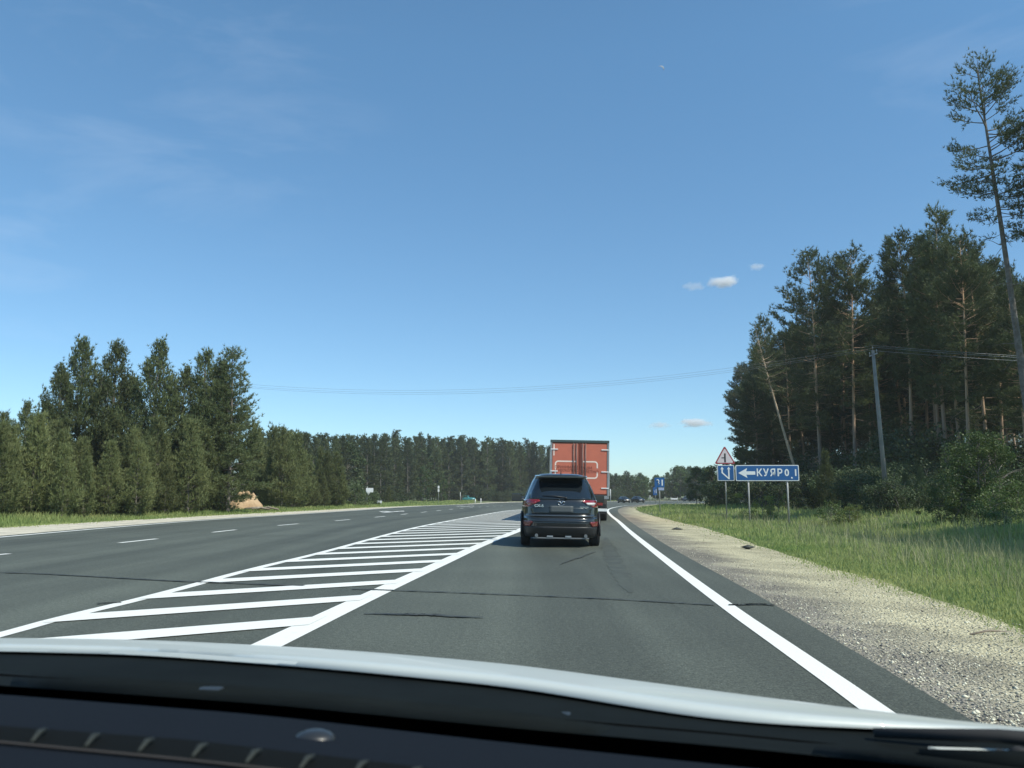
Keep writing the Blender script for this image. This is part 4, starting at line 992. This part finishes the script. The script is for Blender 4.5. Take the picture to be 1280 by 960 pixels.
for sg in (-1, 1):
    a = lambda q: q*sg
    tl = suv.patch(RF, [(.90, a(.74), a(.885)), (.96, a(.63), a(.89)), (1.03, a(.47), a(.868)), (1.065, a(.50), a(.84))], .018, 'tail_lamp', M['lamp_r'], car, 12)
    suv.patch(RF, [(.955, a(.60), a(.76)), (.99, a(.56), a(.80)), (1.01, a(.56), a(.78))], .030, 'lamp_lens', M['lamp_c'] if sg > 0 else M['lamp_r'], tl, 8)  # right lens pale: the sun's shine on it put into its colour
    suv.patch(RF, [(.47, a(.70), a(.86)), (.56, a(.64), a(.87)), (.585, a(.66), a(.87))], .016, 'reflector', mat('bumper reflector', (.16, .02, .02), .3, coat=.5), car, 6)
    # side glass, cladding, mirror, wheels
    suv.patch(lambda y, z, off, sg=sg: suv.side(y, z, off, sg), [(1.07, .75, 3.0), (1.20, .78, 2.86), (1.44, .98, 2.50)], .008, 'side_window', M['glass_d'], car, 12)
    suv.patch(lambda y, z, off, sg=sg: suv.side(y, z, off, sg), [(.24, .9, 4.1), (.42, .9, 4.1)], .012, 'side_cladding', M['trim'], car, 12)
    mb = MB(); mb.tube([(sg*.84, 2.95, 1.02), (sg*1.0, 2.93, 1.05)], .035, 8); mb.box((sg*1.07, 2.95, 1.09), (.26, .14, .20)); mb.build('mirror', M['navy'], car, .03)
    for yy in (.93, 3.63):
        make_wheel(car, sg*.80, yy)
        # wheel arch lip
        mb = MB(); mb.tube([(sg*.897, yy+.41*math.cos(t), .36+.41*math.sin(t)) for t in np.linspace(-.25, math.pi+.25, 15)], .026, 6); mb.build('wheel_arch', M['trim'], car)
    MB().tube([(sg*.55, .02, .27), (sg*.55, .3, .27)], .038, 12).build('exhaust_tip', M['dull'], car)
suv.patch(RF, [(.78, -.27, .27), (.93, -.27, .27)], .014, 'plate_holder', mat('dull grey plate', (.055, .066, .070), .6), car, 8)
suv.patch(RF, [(.745, -.66, .66), (.90, -.70, .70)], .006, 'tailgate_recess', mat('tailgate paint', (.022, .030, .034), .35, .4, coat=.6), car, 16)
# under-bumper bar, hitch
MB().box((0, .10, .215), (1.25, .03, .03)).build('lower_bar', M['dull'], car, .006)
for x_ in (-.25, .16): MB().box((x_, .1, .25), (.14, .05, .045)).build('tow_eye', M['grey_m'], car, .01)
# emblem: spread wing in an oval
zE = .985; yE = suv.rear(0, zE, .02)[1]
mb = MB(); mb.tube([(-.085, yE, zE+.035), (-.035, yE-.004, zE+.045), (0, yE-.004, zE-.005), (.035, yE-.004, zE+.045), (.085, yE, zE+.035)], [.008, .014, .016, .014, .008], 6)
mb.tube([(.072*math.cos(t), yE, zE+.045*math.sin(t)) for t in np.linspace(R(200), R(340), 9)], .006, 6); mb.build('emblem', M['chrome'], car)
text('model_lettering', 'CX-5', .078, M['chrome'], car, Matrix.Translation((-.50, suv.rear(.50, .925, .018)[1], .925)) @ STAND, .003, .003, 1.2)
text('engine_lettering', 'SKYACTIV', .038, M['chrome'], car, Matrix.Translation((.52, suv.rear(.52, .905, .018)[1], .905)) @ STAND, .003, .001, 1.1)
wp = MB(); a, b = suv.rear(.10, 1.115, .035), suv.rear(-.42, 1.15, .035); wp.tube([a, ((a[0]+b[0])/2, (a[1]+b[1])/2, 1.15), b], [.016, .012, .007], 6)
wp.tube([suv.rear(.10, 1.09, .03), suv.rear(.10, 1.12, .045)], .03, 8); wp.build('rear_wiper', M['trim'], car)
mb = MB(); mb.add([(-.02, .62, 1.64), (.02, .62, 1.64), (.012, .80, 1.645), (-.012, .80, 1.645), (0, .63, 1.735)], [(0, 1, 2, 3), (0, 4, 1), (1, 4, 2), (2, 4, 3), (3, 4, 0)]); mb.build('aerial', M['trim'], car)
text('x', 'x', .01, M['trim'], None, Matrix()) if False else None

# --- far cars: one small saloon shape, copied in other paints
sal = Shell([(.20, .76, .12, 4.1), (.35, .84, .03, 4.24), (.6, .86, .0, 4.28), (.8, .85, .05, 4.18), (.88, .82, .10, 4.0), (.93, .79, .45, 3.2), (1.05, .74, .65, 2.95), (1.30, .62, .95, 2.55), (1.40, .52, 1.1, 2.35), (1.43, .35, 1.3, 2.1)], 4.5)
def far_car(px, py_, Y_, rz, m, label, scale=1.0, rzv=None):
    x_ = (px-640)/F*Y_
    c_ = thing('saloon_car', label, 'car', (x_, Y_, float(H(Y_))+.0), rz); c_.scale = (scale,)*3
    me = sal.body(np.unique(np.r_[sal.t[:, 0], np.arange(.22, 1.42, .05)]), 48)
    me.transform(Matrix.Translation((0, -2.1, 0))); me.materials.append(m); link('body', me, c_)
    sh = lambda fn: (lambda a_, z, off: tuple(np.array(fn(a_, z, off))+[0, -2.1, 0]))
    sal.patch(sh(sal.front), [(.95, -.66, .66), (1.30, -.52, .52)], .012, 'windscreen', M['glass_d'], c_, 10)
    sal.patch(sh(sal.rear), [(.98, -.64, .64), (1.30, -.50, .50)], .012, 'rear_window', M['glass_d'], c_, 10)
    sal.patch(sh(sal.front), [(.38, -.55, .55), (.55, -.5, .5)], .012, 'grille', M['trim'], c_, 10)
    for sg in (-1, 1):
        sal.patch(sh(lambda y, z, off, sg=sg: sal.side(y, z, off, sg)), [(.96, .85, 2.9), (1.28, 1.1, 2.5)], .008, 'side_window', M['glass_d'], c_, 8)
        sal.patch(sh(sal.front), [(.56, sg*.50, sg*.78), (.70, sg*.46, sg*.80)], .014, 'headlight', M['lamp_c'], c_, 6)
        sal.patch(sh(sal.rear), [(.62, sg*.55, sg*.80), (.78, sg*.55, sg*.80)], .014, 'tail_lamp', M['lamp_r'], c_, 6)
        for yy in (.75, 3.35): make_wheel(c_, sg*.74, yy-2.1, .31, .19)
    return c_
far_car(585, 0, 232, R(250), M['cyan'], 'turquoise car far off to the left beside a grey post', 1.05)
far_car(652, 0, 225, R(262), M['blackcar'], 'dark car far off, half hidden by the crossover', 1.0)
far_car(778.5, 0, 186, R(196), M['blackcar'], 'black car with bright headlights coming round the bend, left of two', 1.0)
far_car(795.5, 0, 192, R(205), M['blackcar'], 'second dark car following round the bend behind the first', 1.0)
far_car(859, 0, 226, R(240), M['greycar'], 'grey car on the bend half lost before the low wood', 1.0)

# ------------------------------------------------------------ the truck
Yt = 35.3; tx = (722.5-640)/F*Yt; tr = thing('truck', 'tall orange red semi trailer truck ahead of the dark crossover', 'truck', (tx, Yt, 0), R(-4.6))
tr.rotation_euler = (0, R(1.3), R(-4.6))
W2 = 1.275; zt = 3.50; zb = 1.12
MB().box((0, 6.8, (zt+zb)/2), (2.50, 13.5, zt-zb-.04)).build('trailer_body', M['red'], tr, .02)
dr = {}
for sg in (-1, 1):
    d_ = MB().box((sg*.60, -.035, (zt+zb)/2-.03), (1.16, .05, zt-zb-.22)).build('rear_door', M['red'], tr, .008); dr[sg] = d_
    for x_ in (.13, .26): MB().tube([(sg*x_, -.09, zb+.1), (sg*x_, -.09, zt-.13)], .022, 8).build('lock_bar', M['lock'], d_)
    mb = MB(); mb.box((sg*.045, -.062, (zt+zb)/2-.03), (.035, .012, zt-zb-.24)); mb.build('door_seal', M['red_d'], d_)
    for k, hz_ in enumerate((3.10, 2.15, 1.45)): MB().box((sg*1.10, -.075, hz_), (.32, .03, .045)).build('hinge', M['white_m'], d_, .008)
    MB().box((sg*1.235, -.03, (zt+zb)/2), (.085, .10, zt-zb)).build('corner_post', M['grey_m'], tr, .01)
    MB().box((sg*1.272, -.05, (zt+zb)/2-.2), (.03, .05, zt-zb-.4)).build('edge_strip', M['white_m'], tr)
    MB().box((sg*.80, -.02, .78), (.42, .06, .14)).build('tail_lamp', M['lamp_r'], tr, .01)
    MB().box((sg*.93, .62, .55), (.50, .02, .42)).build('mud_flap', M['trim'], tr)
    for yy in (1.6, 2.9, 4.2): make_wheel(tr, sg*1.05, yy, .50, .38)
    make_wheel(tr, sg*1.05, 12.0, .50, .55); make_wheel(tr, sg*1.05, 15.4, .50, .32)
    mb = MB(); mb.tube([(sg*1.2, 15.6, 2.55), (sg*1.5, 15.55, 2.5)], .03, 6); mb.box((sg*1.50, 15.55, 2.15), (.16, .22, .75)); mb.build('mirror', M['trim'], tr, .03)
MB().box((0, -.02, zt-.045), (2.56, .14, .11)).build('roof_rail', M['dgreen'], tr, .01)
MB().box((0, .0, zb-.06), (2.55, .14, .14)).build('rear_sill', M['grey_m'], tr, .01)
MB().box((0, .05, .52), (2.40, .10, .12)).build('underrun_bar', M['white_m'], tr, .01)
mb = MB(); mb.box((-.45, 6.5, .92), (.14, 13, .26)); mb.box((.45, 6.5, .92), (.14, 13, .26)); mb.box((0, 14.2, .75), (.9, 5.4, .25)); mb.build('chassis', M['trim'], tr)
MB().box((0, 15.4, 2.0), (2.46, 2.1, 2.7)).build('cab', M['white_m'], tr, .12)
MB().box((0, 16.47, 2.35), (2.1, .03, .8)).build('windscreen', M['glass_d'], tr, .02)
# printed frame and words
def stripe(pts, wd, name='frame_stripe'):
    mb = MB(); pts = np.array(pts)
    t = np.gradient(pts, axis=0); t /= np.linalg.norm(t, axis=1)[:, None]; nn = np.c_[-t[:, 1], t[:, 0]]*wd/2
    for i in range(len(pts)-1):
        q = [pts[i]-nn[i], pts[i+1]-nn[i+1], pts[i+1]+nn[i+1], pts[i]+nn[i]]
        mb.add([(x, -.064, z) for x, z in q], [(0, 1, 2, 3)])
    return mb
mz = lambda py: float(P(722, py, Yt)[2]); mxx = lambda px: (px-722.5)/F*Yt
def arc(cx, cz, r, a0, a1, n=7): return [(cx+r*math.cos(R(a0+(a1-a0)*k/n)), cz+r*math.sin(R(a0+(a1-a0)*k/n))) for k in range(n+1)]
zT, zB = mz(577.0), mz(597.4); xL, xR = mxx(692.6), mxx(744.4); rr = .12
stripe([(xL, mz(594))]+arc(xL+rr, zT-rr, rr, 180, 90)+[(-.14, zT)], .06).build('frame_stripe', M['cream'], dr[-1])
stripe([(.14, zT)]+arc(xR-rr, zT-rr, rr, 90, 0)+[(xR, mz(585))], .06).build('frame_stripe', M['cream'], dr[1])
stripe([(xR, mz(590))]+arc(xR-rr, zB+rr, rr, 0, -90)+[(.14, zB)], .06).build('frame_stripe', M['cream'], dr[1])
stripe([(xL, mz(598)), (xL, mz(593))], .06).build('frame_stripe', M['cream'], dr[-1])
stripe([(mxx(690.5), mz(555.5)), (mxx(690.5), mz(570))], .05).build('door_stripe', M['cream'], dr[-1])
for s_, px, py, sg, sz_, sx in (('ПРИНИМАЕТ', 706.5, 584.3, -1, .16, 1.0), ('И НЕСКОЛЬКО', 706.5, 588.3, -1, .15, .95), ('ВАШИ', 730.5, 585.0, 1, .16, 1.1), ('ОТВЕТНО', 734, 589.6, 1, .16, 1.1)):
    text('lettering', s_, sz_, M['red_d'], dr[sg], Matrix.Translation((mxx(px), -.064, mz(py))) @ STAND, .002, .002, sx)

# ------------------------------------------------------------ our own car: bonnet, cowl, dashboard, wiper
own = thing('own_car', 'silver car we ride in, its bonnet and dark dashboard across the bottom', 'car', (0, .9, 0))
own.location = (0, 0, 0)
def ip(tab, px): t = np.array(tab, float); return float(np.interp(px, t[:, 0], t[:, 1]))
# smooth curves through traced heights, each at its own distance
pxs = np.linspace(-560, 1560, 90)
def sm(tab): 
    y = np.interp(pxs, *np.array(tab, float).T); k = np.hanning(11); k /= k.sum(); yp = np.pad(y, 5, mode='reflect', reflect_type='odd'); return np.convolve(yp, k, 'valid')
topY = sm([(-600, 812), (-200, 799), (0, 797), (200, 800), (430, 812), (640, 830), (865, 860), (1040, 882), (1280, 911), (1600, 960)])
topD = sm([(-600, 1.75), (0, 1.95), (400, 1.78), (640, 1.62), (1000, 1.32), (1280, 1.12), (1600, .98)])
botY = sm([(-600, 815), (-200, 812), (0, 814), (180, 818.5), (410, 836), (640, 858.5), (865, 896), (960, 905), (1090, 911), (1280, 917.5), (1600, 963)])
botD = sm([(-600, 1.30), (0, 1.32), (400, 1.24), (640, 1.17), (1000, 1.03), (1280, .99), (1600, .95)])
gapY = sm([(-600, 815), (0, 857), (320, 879), (640, 910), (960, 938), (1280, 972), (1600, 1000)])
gapD = sm([(-600, 1.0), (0, 1.0), (640, .93), (1280, .84), (1600, .8)])
dshY = sm([(-600, 826), (0, 868), (320, 893), (640, 929), (960, 962), (1280, 1000), (1600, 1030)])
dshD = sm([(-600, .93), (0, .93), (640, .87), (1280, .78), (1600, .74)])
def curve(yy, dd): return np.array([P(a, b, c_) for a, b, c_ in zip(pxs, yy, dd)])
Ct, Cb, Cg, Cd = curve(topY, topD), curve(botY, botD), curve(gapY, gapD), curve(dshY, dshD)
def sheet(name, rows, m, parent, smooth=True):
    n = len(rows[0]); v = np.vstack(rows); f = [(i*n+k, i*n+k+1, (i+1)*n+k+1, (i+1)*n+k) for i in range(len(rows)-1) for k in range(n-1)]
    me = mesh_np(name, v, f, m, smooth=smooth)
    bm = bmesh.new(); bm.from_mesh(me); bmesh.ops.recalc_face_normals(bm, faces=bm.faces)
    if sum(fc.normal.z for fc in bm.faces) < 0: bmesh.ops.reverse_faces(bm, faces=bm.faces)
    bm.to_mesh(me); bm.free()
    return link(name, me, parent)
fwd = lambda c_, dy, dz: c_+np.array([0, dy, dz])
mid = (Ct+Cb)/2+[0, 0, .012]
rows = [fwd(Cb, .40, -.09), fwd(Cb, .08, -.010), fwd(Cb, .003, -.0004), Cb, .35*Ct+.65*Cb+[0, 0, .004], .7*Ct+.3*Cb+[0, 0, .004], Ct, fwd(Ct, .12, -.030), fwd(Ct, .30, -.10), fwd(Ct, .48, -.22), fwd(Ct, .56, -.42)]
sheet('bonnet', rows, M['silver'], own)
rows = [fwd(Cg, .10, -.014), fwd(Cg, .003, -.0004), Cg, .5*Cg+.5*fwd(Cb, .02, -.004)+[0, 0, -.006], fwd(Cb, .04, -.006), fwd(Cb, .12, -.02)]
sheet('cowl', rows, M['plastic'], own)
near = curve(dshY*0+1010+(dshY-868)*.75, dshD*0+.52)
rows = [fwd(Cd, .01, -.15), fwd(Cd, .008, -.010), Cd, fwd(Cd, -.012, .0015), .6*Cd+.4*near+[0, 0, .004], near, fwd(near, -.12, -.03), fwd(near, -.2, -.25)]
dash = sheet('dashboard', rows, M['dash'], own)
sheet('gap_shade_sheet', [fwd(Cd, -.15, -.07), fwd(Cd, .0, -.06), fwd(Cg, .03, -.05), fwd(Cg, .09, -.02), fwd(Cg, .10, -.012)], mat('gap shade black', (.003, .003, .003), 1, spec=0), own)  # near-black sheet closing the gap, its colour stands in for the shade there
# defroster vent: dark trough with ribs, sitting on the dashboard
def dpt(px, py): # point on the dash surface (between the front edge and near row)
    e = ip(np.c_[pxs, dshY], px); q = ip(np.c_[pxs, dshY*0+1010+(dshY-868)*.75], px); t = (py-e)/(q-e)
    D0, D1 = ip(np.c_[pxs, dshD], px), .52; return P(px, py, 1/((1-t)/D0+t/D1))
up = lambda p, h: tuple(p+np.array([0, 0, h]))
mb = MB(); a_ = [dpt(x, ip([(-200, 893), (0, 911), (230, 930), (470, 958), (600, 975)], x)) for x in range(-200, 601, 40)]
b_ = [dpt(x, ip([(-200, 917), (0, 936), (230, 958), (470, 985), (600, 1000)], x)) for x in range(-200, 601, 40)]
n = len(a_); mb.add([up(p, .004) for p in a_]+[up(p, .004) for p in b_]+[up(p, -.004) for p in a_]+[up(p, -.004) for p in b_],
   [(i, i+1, n+i+1, n+i) for i in range(n-1)]+[(i, i+1, 2*n+i+1, 2*n+i) for i in range(n-1)]+[(n+i, n+i+1, 3*n+i+1, 3*n+i) for i in range(n-1)])
vent = mb.build('defroster_vent', M['dash_d'], own)
for k, x in enumerate(range(-140, 560, 67)):
    p0 = dpt(x-4, ip([(-200, 899), (0, 917), (230, 938), (470, 964), (600, 981)], x)); p1 = dpt(x-22, ip([(-200, 912), (0, 931), (230, 952), (470, 980), (600, 995)], x))
    MB().tube([up(p0, .007), up((p0+p1)/2, .009), up(p1, .006)], [.0016, .0026, .0014], 6).build('vent_fin', mat('vent fin', (.030, .034, .030), .7, spec=.2) if k == 0 else bpy.data.materials['vent fin'], vent)
MB().tube([up(p, .005) for p in b_], .0011, 5).build('vent_rim', mat('vent rim', (.05, .042, .036), .6), vent)
# round light sensor
c_ = dpt(393, 926); n = 28; v = []
for i, (rr_, hh_) in enumerate(((1.0, .0), (.97, .004), (.8, .009), (.5, .013), (.2, .0145))):
    for k in range(n): v.append((c_[0]+.019*rr_*math.cos(2*math.pi*k/n), c_[1]+.016*rr_*math.sin(2*math.pi*k/n), c_[2]+hh_*.6+.001))
v.append((c_[0], c_[1], c_[2]+.0098)); f = [(i*n+k, i*n+(k+1) % n, (i+1)*n+(k+1) % n, (i+1)*n+k) for i in range(4) for k in range(n)]+[(4*n+k, 4*n+(k+1) % n, 5*n) for k in range(n)]
MB().add(v, f, True).build('light_sensor', mat('smoked sensor dome', (.02, .022, .024), .4, coat=.15), own)
# left box is a washer nozzle, right box stands for a windscreen reflection
for px, py in ((262, 865), (700, 897)):
    t = .6; p_ = P(px, py, 1.06); MB().box(tuple(p_), (.030, .024, .010)).build('nozzle_and_reflection', mat('nozzle and reflection grey', (.02, .023, .024), .5), own, .004)
# wiper resting at the right
a, b = P(1092, 916, .985), P(1420, 934, .90)
MB().tube([tuple(a), tuple((a+b)/2+[0, 0, .004]), tuple(b)], [.0055, .0075, .009], 8).build('wiper_blade', M['rubber'], own)
a, b = P(1150, 948, .93), P(1400, 962, .86); MB().tube([tuple(a), tuple(b)], [.010, .016], 8).build('wiper_arm', M['plastic'], own)
q_ = [P(1160, 933.5, .955), P(1262, 936.5, .94), P(1250, 941, .935), P(1238, 946.5, .93), P(1200, 941.5, .945)]
mb = MB(); mb.add([tuple(p+[0, 0, .0]) for p in q_]+[tuple(p+[0, 0, -.006]) for p in q_], [(0, 1, 2, 3, 4), (9, 8, 7, 6, 5)]+[(i, 5+i, 5+(i+1) % 5, (i+1) % 5) for i in range(5)])
mb.build('fender_edge', M['silver'], own)
for px, py in ((1252, 950), (1275, 946)):
    p_ = P(px, py, .915); MB().tube([up(p_, -.012), up(p_, .006), up(p_, .010)], [.010, .010, .004], 12).build('wiper_pivot', M['rubber'], own)

# ------------------------------------------------------------ a twig on the gravel, dark clods
for px0, py0, px1, py1, lb in ((1212, 783, 1262, 781, 'thin dark stick lying on the gravel near the right edge'),):
    a, b = G(px0, py0), G(px1, py1); o = thing('stick', lb, 'stick', (a[0], a[1], -.07))
    MB().tube([(0, 0, .0), ((b[0]-a[0])*.5, (b[1]-a[1])*.5+.03, .02), (b[0]-a[0], b[1]-a[1], .01)], [.008, .011, .005], 6).build('stem', M['wood'], o)
for px, py, lb in ((935, 681.5, 'dark clod of turf lying on the gravel below the name board'), (846, 660, 'dark clod of turf lying on the gravel below the far blue sign')):
    a = G(px, py); rg = np.random.default_rng(int(px)); v = oc*np.array([.22, .12, .06])*rg.uniform(.7, 1.2, (6, 1)); mb = MB(); mb.add(v, [tuple(t) for t in of], True)
    o = mb.build('clod', M['tar']); o.location = (a[0], a[1], -.04); tag(o, lb, 'clod')

# ------------------------------------------------------------ moon and small clouds
Dm = 9000.; c_ = P(826, 86.5, Dm); Rm = 4.6/F*Dm
th = np.linspace(R(-88), R(88), 17); lon = np.linspace(R(-90), R(-5), 9); v = []
rot = Matrix.Rotation(R(-52), 3, 'Y')
for t in th:
    for l in lon: v.append(rot @ Vector((-Rm*math.cos(t)*math.sin(l), -Rm*math.cos(t)*math.cos(l), Rm*math.sin(t))))
f = [(i*9+k, i*9+k+1, (i+1)*9+k+1, (i+1)*9+k) for i in range(16) for k in range(8)]
o = link('moon', mesh_np('moon', [tuple(p) for p in v], f, M['moon'], smooth=True), None, tuple(c_)); tag(o, 'faint crescent moon high in the blue sky', 'moon')
def cloud(px, py, wpx, hpx, dens, lb, seed):
    D_ = 5200.; c_ = P(px, py, D_); sx, sz = wpx/F*D_*.66, hpx/F*D_*.62
    m = bpy.data.materials.new('cloud vapour'); m.use_nodes = True; nt = m.node_tree; nt.nodes.clear(); Lk = nt.links.new
    tc = N(nt, 'ShaderNodeTexCoord'); no = N(nt, 'ShaderNodeTexNoise'); no.inputs['Scale'].default_value = 1.6; no.inputs['Detail'].default_value = 4
    mpn = N(nt, 'ShaderNodeMapping'); mpn.inputs['Location'].default_value = (seed*3.1, seed, 0); mpn.inputs['Scale'].default_value = (1.6, 1, .9)
    ln = N(nt, 'ShaderNodeVectorMath', operation='LENGTH'); Lk(tc.outputs['Object'], ln.inputs[0])
    Lk(tc.outputs['Object'], mpn.inputs[0]); Lk(mpn.outputs[0], no.inputs[0])
    s1_ = N(nt, 'ShaderNodeMapRange'); s1_.inputs[1].default_value = 1.0; s1_.inputs[2].default_value = .1; s1_.inputs[3].default_value = -.45; s1_.inputs[4].default_value = .35; Lk(ln.outputs['Value'], s1_.inputs[0])
    ad = N(nt, 'ShaderNodeMath', operation='ADD'); Lk(no.outputs[0], ad.inputs[0]); Lk(s1_.outputs[0], ad.inputs[1])
    r_ = N(nt, 'ShaderNodeMapRange'); r_.inputs[1].default_value = .36; r_.inputs[2].default_value = .75; r_.inputs[4].default_value = dens; Lk(ad.outputs[0], r_.inputs[0])
    pv = N(nt, 'ShaderNodeVolumePrincipled'); pv.inputs['Color'].default_value = (.98, .98, .98, 1); pv.inputs['Anisotropy'].default_value = 0; Lk(r_.outputs[0], pv.inputs['Density'])
    o_ = N(nt, 'ShaderNodeOutputMaterial'); Lk(pv.outputs[0], o_.inputs['Volume'])
    bm = bmesh.new(); bmesh.ops.create_icosphere(bm, subdivisions=4, radius=1); me = bpy.data.meshes.new('cloud'); bm.to_mesh(me); bm.free(); me.materials.append(m)
    o = link('cloud', me, None, tuple(c_)); o.scale = (sx, sx*.8, sz); tag(o, lb, 'cloud')
cloud(904, 351.5, 46, 20, .03, 'brightest small white cloud in the middle right sky', 1)
cloud(868, 358, 34, 15, .008, 'thin wisp of cloud just left of the bright one', 2)
cloud(946, 333.5, 26, 11, .012, 'tiny faint cloud up and right of the bright one', 3)
cloud(869, 528.5, 48, 14, .03, 'flat white cloud low above the road signs', 4)
cloud(825, 531.5, 36, 12, .012, 'faint flat cloud left of the low white one', 5)

# ------------------------------------------------------------ haze
hb = MB().box((0, 680, 15), (2900, 1720, 38)).build('haze', M['white_m']); hb.data.materials.clear()
m = bpy.data.materials.new('haze air'); m.use_nodes = True; nt = m.node_tree; nt.nodes.clear()
pv = N(nt, 'ShaderNodeVolumePrincipled'); pv.inputs['Color'].default_value = (.93, .95, .93, 1); pv.inputs['Density'].default_value = .00032; pv.inputs['Anisotropy'].default_value = .2
o_ = N(nt, 'ShaderNodeOutputMaterial'); nt.links.new(pv.outputs[0], o_.inputs['Volume']); hb.data.materials.append(m); tag(hb, kind='stuff')
hb['label'] = 'thin summer haze over the land'; hb['category'] = 'haze'
